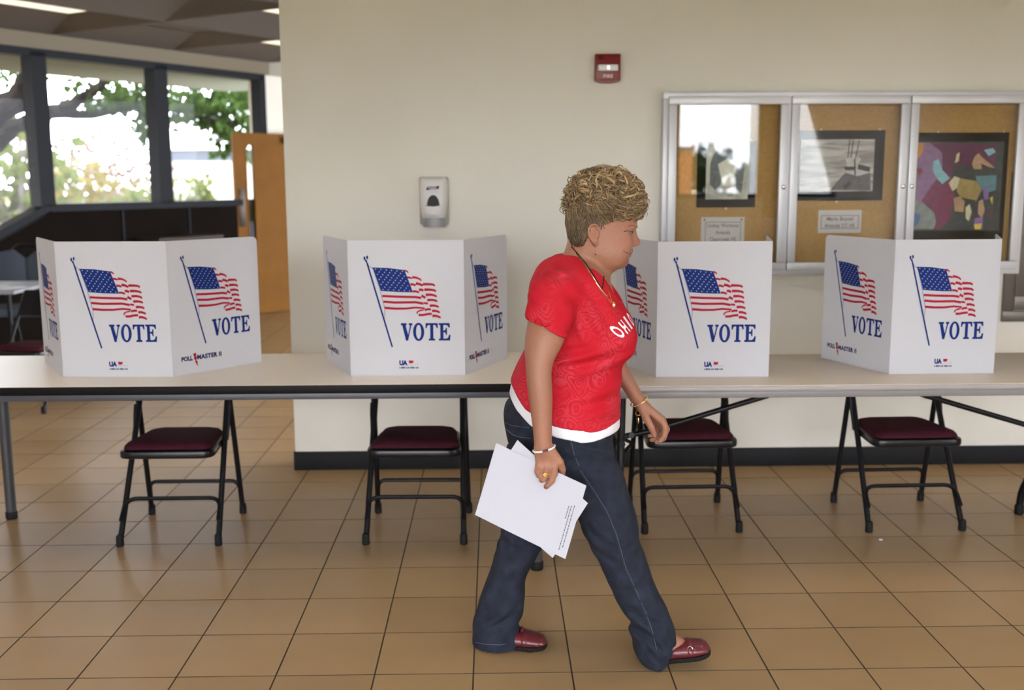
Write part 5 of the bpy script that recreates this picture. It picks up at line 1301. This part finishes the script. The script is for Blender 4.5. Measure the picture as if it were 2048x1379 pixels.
# ---------------------------------------------------------------- shoes
M_shoe = mat('oxblood_leather', (0.115, 0.014, 0.018), .35, var=.2, vscale=40, coat=.2); M_sole = mat('dark_sole', (.010, .008, .007), .7, spec=.15)
def shoe(heel, toe, yaw, up_toe, name_lbl, buckle):
    """heel, toe: sole points in world; built in a local frame x along the foot"""
    heel = np.array(heel); toe = np.array(toe); ax = toe - heel; L = np.linalg.norm(ax); ax /= L
    lat = np.array([-math.sin(yaw), math.cos(yaw), 0]); lat -= ax * (lat @ ax); lat /= np.linalg.norm(lat); nz = np.cross(ax, lat)
    def loc(P): q = P - heel; return q @ ax / L, q @ lat, q @ nz
    xs = [-.02, 0, .06, .18, .40, .62, .78, .90, .97, 1.0, 1.02]; W_ = [.004, .014, .027, .032, .034, .043, .046, .043, .034, .022, .004]; Hh = [.03, .045, .055, .056, .052, .052, .047, .040, .032, .022, .01]
    def up(P, o=0.0):
        t, y, z = loc(P); w = np.interp(t, xs, W_) + o; hgt = np.interp(t, xs, Hh) + o
        zc = hgt * .45; d = np.sqrt((y / w) ** 2 + (np.where(z > zc, (z - zc) / (hgt - zc), (z - zc) / (zc + .004))) ** 2) - 1
        return np.maximum(d * np.minimum(w, hgt * .5), np.maximum(-t - .02, t - 1.02) * L)
    sf = Field().union(lambda P: up(P)).inter(lambda P: -(loc(P)[2] - .004))
    def opening(P):
        t, y, z = loc(P); w = np.interp(t, [0, .06, .2, .45, .60, .66], [.0, .022, .026, .027, .018, .0]); return np.maximum(np.maximum(np.abs(y) - w, -(z - .016)), (t - .66) * L)
    sf.sub(opening, .006)
    def strap(P):
        t, y, z = loc(P); return np.maximum(np.abs(t - .70) * L - .006, up(P, .0022))
    sf.union(strap, .002)
    c = (heel + toe) / 2
    so_, _ = field_obj('shoe', sf, c - .17, c + .17, .0026, M_shoe, person, it=1); so_['label'] = name_lbl
    def soleF(P):
        t, y, z = loc(P); w = np.interp(t, xs, W_) + .0035; b0 = np.interp(t, [0, .25, .3, .5, .8, 1.0], [0, 0, .004, .004, .0, .006]); return np.maximum(np.maximum(np.abs(y) - w, np.abs(z - .003 - b0 * .5) - .007), np.maximum(-t - .012, t - 1.018) * L)
    q, _ = field_obj('sole', Field().union(soleF), c - .17, c + .17, .0026, M_sole, so_, it=1)
    root = np.array(person.location)
    if buckle:
        bc = heel + ax * .70 * L - lat * .036 + nz * .036 - root
        pts = [tuple(bc + ax * .008 * math.cos(a) + nz * .010 * math.sin(a) - lat * .004) for a in np.linspace(0, 2 * math.pi, 13)]
        MB().tube(pts, .0014, 6, cap=False).build('buckle', M_chrome, so_, smooth=True)
    else:
        b0_ = heel + ax * .66 * L + nz * .050 - root
        for s in (-1, 1):
            MB().ball(tuple(b0_ + lat * s * .010 + nz * .004), (.006, .010, .005), 10, 6).build('bow', M_shoe, so_, smooth=True)
hR = q3(1292, 1329, 3.14); hR[2] = max(hR[2], .004); tR = q3(1419, 1301, 3.13)
shoe(hR, tR, 0, 0, 'oxblood leather shoe with a metal ring, toe raised', True)
hL_ = q3(950, 1297, 3.295); tL = q3(1092, 1301, 3.275); hL_[2] = .004; tL[2] = .004
shoe(hL_, tL, 0, 0, 'oxblood leather shoe with a small bow, flat on the floor', False)
# ---------------------------------------------------------------- hair: a shaped volume with curled locks over it
PL = np.array(person.location)
HAIR = [(342, 1198, 1228, .03, BY), (348, 1176, 1246, .052, BY), (359, 1154, 1262, .071, BY), (376, 1143, 1274, .081, BY), (400, 1135, 1284, .086, BY), (412, 1133, 1285, .087, BY), (424, 1132, 1283, .086, BY), (434, 1132, 1274, .080, BY),
        (441, 1132, 1258, .0795, BY), (449, 1132, 1240, .078, BY), (457, 1133, 1231, .0768, BY), (463, 1134, 1222, .076, BY), (470, 1135, 1190, .0755, BY), (480, 1137, 1180, .074, BY), (489, 1140, 1176, .066, BY), (497, 1148, 1168, .046, BY)]
hair = Field().union(loft(HAIR, -.004, ex=2.1))
for s in (-1, 1):
    hair.sub(ellip(q3(1189, 471, BY) + np.array([0, s * .092, 0]), (.019, .026, .031), roty(-.15)), .008)
hair.add(lambda P: .0085 * np.clip((P[:, 2] - 1.40) / .06, .15, 1) * np.sin(105 * P[:, 0] + 40 * P[:, 2]) * np.sin(110 * P[:, 1] + 30 * P[:, 0] + 1) * np.sin(120 * P[:, 2] + 1) + .0025 * np.sin(310 * P[:, 0] + 2) * np.sin(290 * P[:, 2]))
hm = bpy.data.materials.new('blond_hair'); hm.use_nodes = True
nt = hm.node_tree; p = nt.nodes['Principled BSDF']; p.inputs['Roughness'].default_value = .42; p.inputs['Specular IOR Level'].default_value = .45
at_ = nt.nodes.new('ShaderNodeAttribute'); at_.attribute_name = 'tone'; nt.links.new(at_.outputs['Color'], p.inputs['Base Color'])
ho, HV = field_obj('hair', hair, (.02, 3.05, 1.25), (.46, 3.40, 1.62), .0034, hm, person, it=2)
ho['label'] = 'short curly blond hair'
hz0, hz1 = HV[:, 2].min(), HV[:, 2].max()
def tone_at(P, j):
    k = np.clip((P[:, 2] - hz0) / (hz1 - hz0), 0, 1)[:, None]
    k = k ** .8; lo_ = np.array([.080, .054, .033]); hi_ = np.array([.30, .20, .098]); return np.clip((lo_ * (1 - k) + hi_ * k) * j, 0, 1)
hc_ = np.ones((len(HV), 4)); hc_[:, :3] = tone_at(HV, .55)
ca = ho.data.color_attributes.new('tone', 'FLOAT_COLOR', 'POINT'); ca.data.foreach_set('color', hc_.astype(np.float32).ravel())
def grad(f, P, e=.002):
    g_ = np.stack([f(P + np.eye(3)[k] * e) - f(P - np.eye(3)[k] * e) for k in range(3)], 1); return g_ / np.maximum(np.linalg.norm(g_, axis=1, keepdims=True), 1e-9)
smooth_hair = loft(HAIR, -.004, ex=2.1)
def locks(n, steps, kind):
    idx = RNG.choice(len(HV), n); P = HV[idx].copy(); zt = (P[:, 2] - hz0) / (hz1 - hz0)
    m_ = {'curl': zt > .62, 'wave': zt > .03, 'fringe': (zt > .38) & (P[:, 0] > q3(1225, 420, BY)[0])}[kind]
    P = P[m_]; n = len(P); zt = zt[m_]
    front = np.clip((P[:, 0] - q3(1190, 400, BY)[0]) / .09, -1, 1)
    L = {'curl': .040, 'wave': .055, 'fringe': .040}[kind] * (0.7 + .6 * RNG.random(n)); step = L / steps
    ph = RNG.random(n) * 6.28; fq = {'curl': 1.5, 'wave': .95, 'fringe': 1.3}[kind] * (0.7 + .6 * RNG.random(n)); amp = {'curl': .0105, 'wave': .0045, 'fringe': .0070}[kind] * (0.5 + .9 * RNG.random(n))
    base = {'curl': .006, 'wave': .0025, 'fringe': .004}[kind] * RNG.random(n)
    pts = []; Q = P.copy()
    Dm = np.stack([.9 * front + .15, .10 * np.sign(Q[:, 1] - BY), -.75 - .1 * np.abs(front)], 1) + RNG.normal(size=(n, 3)) * {'curl': .9, 'wave': .18, 'fringe': .35}[kind]
    back = (P[:, 0] < q3(1192, 440, BY)[0]) & (P[:, 2] < q3(1190, 425, BY)[2]); Dm[back] = np.array([-.10, 0, -1.0]) + RNG.normal(size=(int(back.sum()), 3)) * .14
    lowlift = np.clip(zt * 2.2, .25, 1)
    for k in range(steps + 1):
        g_ = grad(smooth_hair, Q); T = Dm - g_ * np.sum(Dm * g_, 1, keepdims=True); T /= np.maximum(np.linalg.norm(T, axis=1, keepdims=True), 1e-6); S_ = np.cross(g_, T)
        a = ph + 6.28 * fq * k / steps; tt = k / steps
        lift = base + (amp * (1 + np.cos(a)) * (.9 if kind != 'wave' else .4)) * (.4 + .6 * tt) * lowlift
        pts.append(Q + S_ * (amp * np.sin(a) * (1.0 if kind != 'wave' else 1.1))[:, None] + g_ * lift[:, None])
        Q = Q + T * step[:, None]; d = smooth_hair(Q); Q = Q - g_ * (np.maximum(d, 0) * .2 + np.minimum(d, 0))[:, None] if tt > .55 else Q - g_ * d[:, None]
    return np.stack(pts, 1)
allv, allf, allc = [], [], []
for n, steps, kind, r0 in ((3000, 11, 'wave', .0019), (1500, 13, 'curl', .0036), (900, 12, 'curl', .0018), (1700, 12, 'fringe', .0026)):
    S_ = locks(n, steps, kind); N_, K_ = S_.shape[:2]
    ear = np.zeros(N_, bool)
    for s in (-1, 1): ear |= (np.min(ellip(q3(1188, 470, BY) + np.array([0, s * .09, 0]), (.016, .03, .026))(S_.reshape(-1, 3)).reshape(N_, K_), 1) < 0)
    face = (S_[:, -1, 0] > q3(1262, 450, BY)[0]) & (S_[:, -1, 2] < q3(1262, 441, BY)[2])
    S_ = S_[~(ear | face)]; N_ = len(S_)
    T = np.gradient(S_, axis=1); T /= np.maximum(np.linalg.norm(T, axis=2, keepdims=True), 1e-9)
    ref = np.array([.3, .9, .3]); A = np.cross(T, ref); A /= np.maximum(np.linalg.norm(A, axis=2, keepdims=True), 1e-9); B_ = np.cross(T, A)
    rr = (r0 * (0.45 + 1.0 * RNG.random(N_) ** 1.5))[:, None] * np.interp(np.linspace(0, 1, K_), [0, .15, .6, 1], [.6, 1, .9, .25])[None]
    ring = np.stack([S_ + (A * math.cos(a) + B_ * math.sin(a)) * rr[..., None] for a in (0, 2.094, 4.189)], 2)     # N,K,3,3
    b0 = sum(len(v_) for v_ in allv); V_ = ring.reshape(-1, 3); allv.append(V_)
    i0 = b0 + (np.arange(N_)[:, None] * K_ + np.arange(K_ - 1)[None]).reshape(-1) * 3
    for q in range(3): allf.append(np.stack([i0 + q, i0 + (q + 1) % 3, i0 + 3 + (q + 1) % 3, i0 + 3 + q], 1))
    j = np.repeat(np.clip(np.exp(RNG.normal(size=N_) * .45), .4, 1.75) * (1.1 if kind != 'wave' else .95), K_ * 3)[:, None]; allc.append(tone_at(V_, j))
V_ = np.concatenate(allv); Q_ = np.concatenate(allf); C_ = np.concatenate(allc)
me = bpy.data.meshes.new('curl_locks'); me.vertices.add(len(V_)); me.vertices.foreach_set('co', (V_ - PL).ravel()); me.loops.add(Q_.size); me.loops.foreach_set('vertex_index', Q_.ravel()); me.polygons.add(len(Q_))
me.polygons.foreach_set('loop_start', np.arange(0, Q_.size, 4)); me.polygons.foreach_set('loop_total', np.full(len(Q_), 4)); me.update(calc_edges=True)
lo_ = new_obj('curl_locks', me, hm, ho, smooth=True); lo_['kind'] = 'stuff'
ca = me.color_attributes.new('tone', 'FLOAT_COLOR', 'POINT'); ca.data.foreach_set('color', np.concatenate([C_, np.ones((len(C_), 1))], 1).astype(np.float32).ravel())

on_surface('mouth_line', body, [(1263.5, 507), (1258, 506.8), (1252, 504.6), (1246.5, 501)], .0011, mat('lip_line', (.13, .03, .028), .6), person, 6, .0002, 4)
on_surface('eyelid_line', body, [(1247.5, 463.2), (1251.5, 461.6), (1256, 461.4), (1260.5, 463.4)], [.0005, .0009, .0013, .0015, .0016, .0016, .0015, .0013, .0011, .0010, .0008, .0007, .0006], mat('lash', (.03, .02, .018), .6), person, 6, .0004, 4)
on_surface('brow_line', body, [(1256, 452.6), (1262, 450.4), (1267.5, 450.8), (1271.5, 454)], [.0004, .0007, .0010, .0012, .0014, .0014, .0014, .0014, .0013, .0012, .0010, .0008, .0005], mat('eyebrow', (.13, .07, .04), .8), person, 6, .0003, 4)
# ---------------------------------------------------------------- jewellery
skin_cloth = lambda P: np.minimum(body(P), shirt(P))
on_surface('cord_necklace', skin_cloth, [(1143, 493), (1158, 510), (1174, 530), (1188, 551), (1198, 569), (1204, 578)], .0016, M_rubber, person, 6, .0015, 4)
on_surface('cord_necklace', skin_cloth, [(1204, 578), (1207, 566), (1208, 552)], .0016, M_rubber, person, 6, .0015, 3)
on_surface('gold_chain', skin_cloth, [(1152, 506), (1170, 531), (1186, 555), (1202, 580), (1216, 598), (1224, 606)], .0011, M_gold, person, 6, .0012, 4)
on_surface('gold_chain', skin_cloth, [(1212, 560), (1217, 580), (1224, 604)], .0011, M_gold, person, 6, .0012, 3)
on_surface('silver_chain', skin_cloth, [(1156, 508), (1176, 538), (1194, 566), (1208, 586), (1214, 592)], .0013, mat('silver_beads', (.7, .66, .6), .3, metal=1.0), person, 6, .0012, 4)
pd = hit(skin_cloth, 1227, 610, .003) - PL
MB().ball(tuple(pd), (.0055, .004, .0095), 14, 8).build('gold_pendant', M_gold, person, smooth=True)
ey = BY - .083
er = empty('earring', (0, 0, 0), parent=person)
MB().ball(tuple(q3(1190.5, 481.5, ey) - PL), .0022, 8, 6).build('stud', M_chrome, er, smooth=True)
for k in range(7):
    MB().ball(tuple(q3(1192 - .2 * k, 488 + 3.4 * k, ey - .002) - PL), .0012 if k < 6 else .0019, 8, 6).build('bead', M_chrome if k < 6 else mat('garnet', (.05, .004, .006), .15), er, smooth=True)
# near wrist bracelet
bc0 = q3(1088, 896, 2.931) - PL
def ring_pts(c, ax_u, ax_v, a0, a1, n): return [tuple(np.array(c) + np.array(ax_u) * math.cos(a) + np.array(ax_v) * math.sin(a)) for a in np.linspace(a0, a1, n)]
ux = (q3(1110, 890.5, 2.931) - q3(1067, 901, 2.931)) / 2; vy = np.array([0, -.031, .0])
br_ = empty('bracelet', (0, 0, 0), parent=person); M_bw_ = mat('bracelet_white', (.78, .72, .68), .35); M_bb_ = mat('bracelet_brown', (.09, .02, .012), .35)
MB().tube(ring_pts(bc0, ux, vy, 1.75, 3.3, 10), .0031, 8).build('white_tube', M_bw_, br_, smooth=True)
MB().tube(ring_pts(bc0, ux, vy, 1.25, 1.75, 6), .0034, 8).build('brown_bead', M_bb_, br_, smooth=True)
MB().tube(ring_pts(bc0, ux, vy, -.2, 1.25, 10), .0031, 8).build('white_tube', M_bw_, br_, smooth=True)
MB().tube(ring_pts(bc0, ux, vy, 3.3, 6.08, 14), .0012, 6).build('cord', M_rubber, br_, smooth=True)
rc = q3(1091.2, 946.5, HY - .0135) - PL
rg = MB().tube(ring_pts(rc, (.0118, 0, .0008), (0, .0118, .0), 0, 6.28, 18), .0016, 6, cap=False).build('ring', M_gold, person, smooth=True)
for k in range(7):
    a = 6.28 * k / 6; r_ = 0 if k == 6 else .0042
    MB().ball(tuple(rc + np.array([-.002 + r_ * math.cos(a), -.0125, r_ * math.sin(a)])), .0024, 8, 5).build('setting', M_gold, rg, smooth=True)
# far wrist gold bracelets
for k, (ua, va, ub, vb, n_) in enumerate([(1262, 810, 1294, 793, 26), (1272, 828, 1300, 808, 22)]):
    c = (q3(ua, va, FY) + q3(ub, vb, FY)) / 2 - PL; ux = (q3(ub, vb, FY) - q3(ua, va, FY)) / 2; b_ = MB()
    P = ring_pts(c, ux, (0, -.031, -.004), 0, 6.28 * (1 - 1 / n_), n_)
    bk = empty('gold_bracelet', (0, 0, 0), parent=person)
    b_.tube(ring_pts(c, ux, (0, -.031, -.004), 0, 6.28, 30), .0012, 6, cap=False); b_.build('band', M_gold, bk, smooth=True)
    lk = MB()
    for q in P: lk.ball(q, (.0026, .0026, .0021), 8, 5)
    lk.build('links', M_gold, bk, smooth=True)
    if k == 1: MB().ball(tuple(q3(1277, 840, FY - .02) - PL), (.004, .003, .011), 10, 6).build('charm', M_gold, bk, smooth=True)

# ---------------------------------------------------------------- sheets of paper held in the hand
M_sheet = mat('held_paper', (0.47, 0.47, 0.51), .65)
def sheet(corners, Y, label, bend):
    c4 = [np.array(q3(u, v, Y)) for u, v in corners]; o_ = sum(c4) / 4
    root = empty('paper_sheet', tuple(o_), label=label, cat='paper', group='sheets held by the person')
    nx, ny = 12, 9; vs_ = []
    for j in range(ny + 1):
        for i in range(nx + 1):
            a, b_ = i / nx, j / ny; q = (c4[0] * (1 - a) + c4[1] * a) * (1 - b_) + (c4[3] * (1 - a) + c4[2] * a) * b_ - o_
            vs_.append((q[0], q[1] + bend * (a - .55) ** 2 + bend * .4 * b_ * b_, q[2]))
    m_ = len(vs_); vs_ += [(x, y + .0004, z) for x, y, z in vs_]
    fs_ = []
    for j in range(ny):
        for i in range(nx): a = j * (nx + 1) + i; q = (a, a + nx + 1, a + nx + 2, a + 1); fs_ += [q, tuple(m_ + k for k in q[::-1])]
    MB().add(vs_, fs_).build('sheet', M_sheet, root, smooth=True)
    return root, c4, o_
rt_, c4, o_ = sheet([(992.4, 886), (1173, 971), (1131, 1119), (950, 1030.7)], 2.929, 'white sheet with a few small printed lines, held in front of the other', .012)
def on_sheet(a, b_): q = (c4[0] * (1 - a) + c4[1] * a) * (1 - b_) + (c4[3] * (1 - a) + c4[2] * a) * b_ - o_; return (q[0], q[1] - .0006 + .012 * (a - .55) ** 2 + .0048 * b_ * b_, q[2])
pr = MB()
for row, (a, b0, b1) in enumerate([(.935, .30, .86), (.905, .32, .90), (.88, .34, .80)]):
    b = b0; rw_ = np.random.default_rng(row)
    while b < b1 - (.3 if row == 2 else 0):
        w_ = .015 + .03 * rw_.random(); h_ = .008
        pr.add([on_sheet(a, b), on_sheet(a, b + w_), on_sheet(a + h_, b + w_), on_sheet(a + h_, b)], [(0, 1, 2, 3)]); b += w_ + .008
pr.build('printed_lines', mat('ink_dark', (.08, .08, .10), .8), rt_, fix=False)
sheet([(1035, 880), (1176, 1006), (1105.6, 1117), (964, 990)], 2.9325, 'white sheet turned askew behind the printed one', .012)
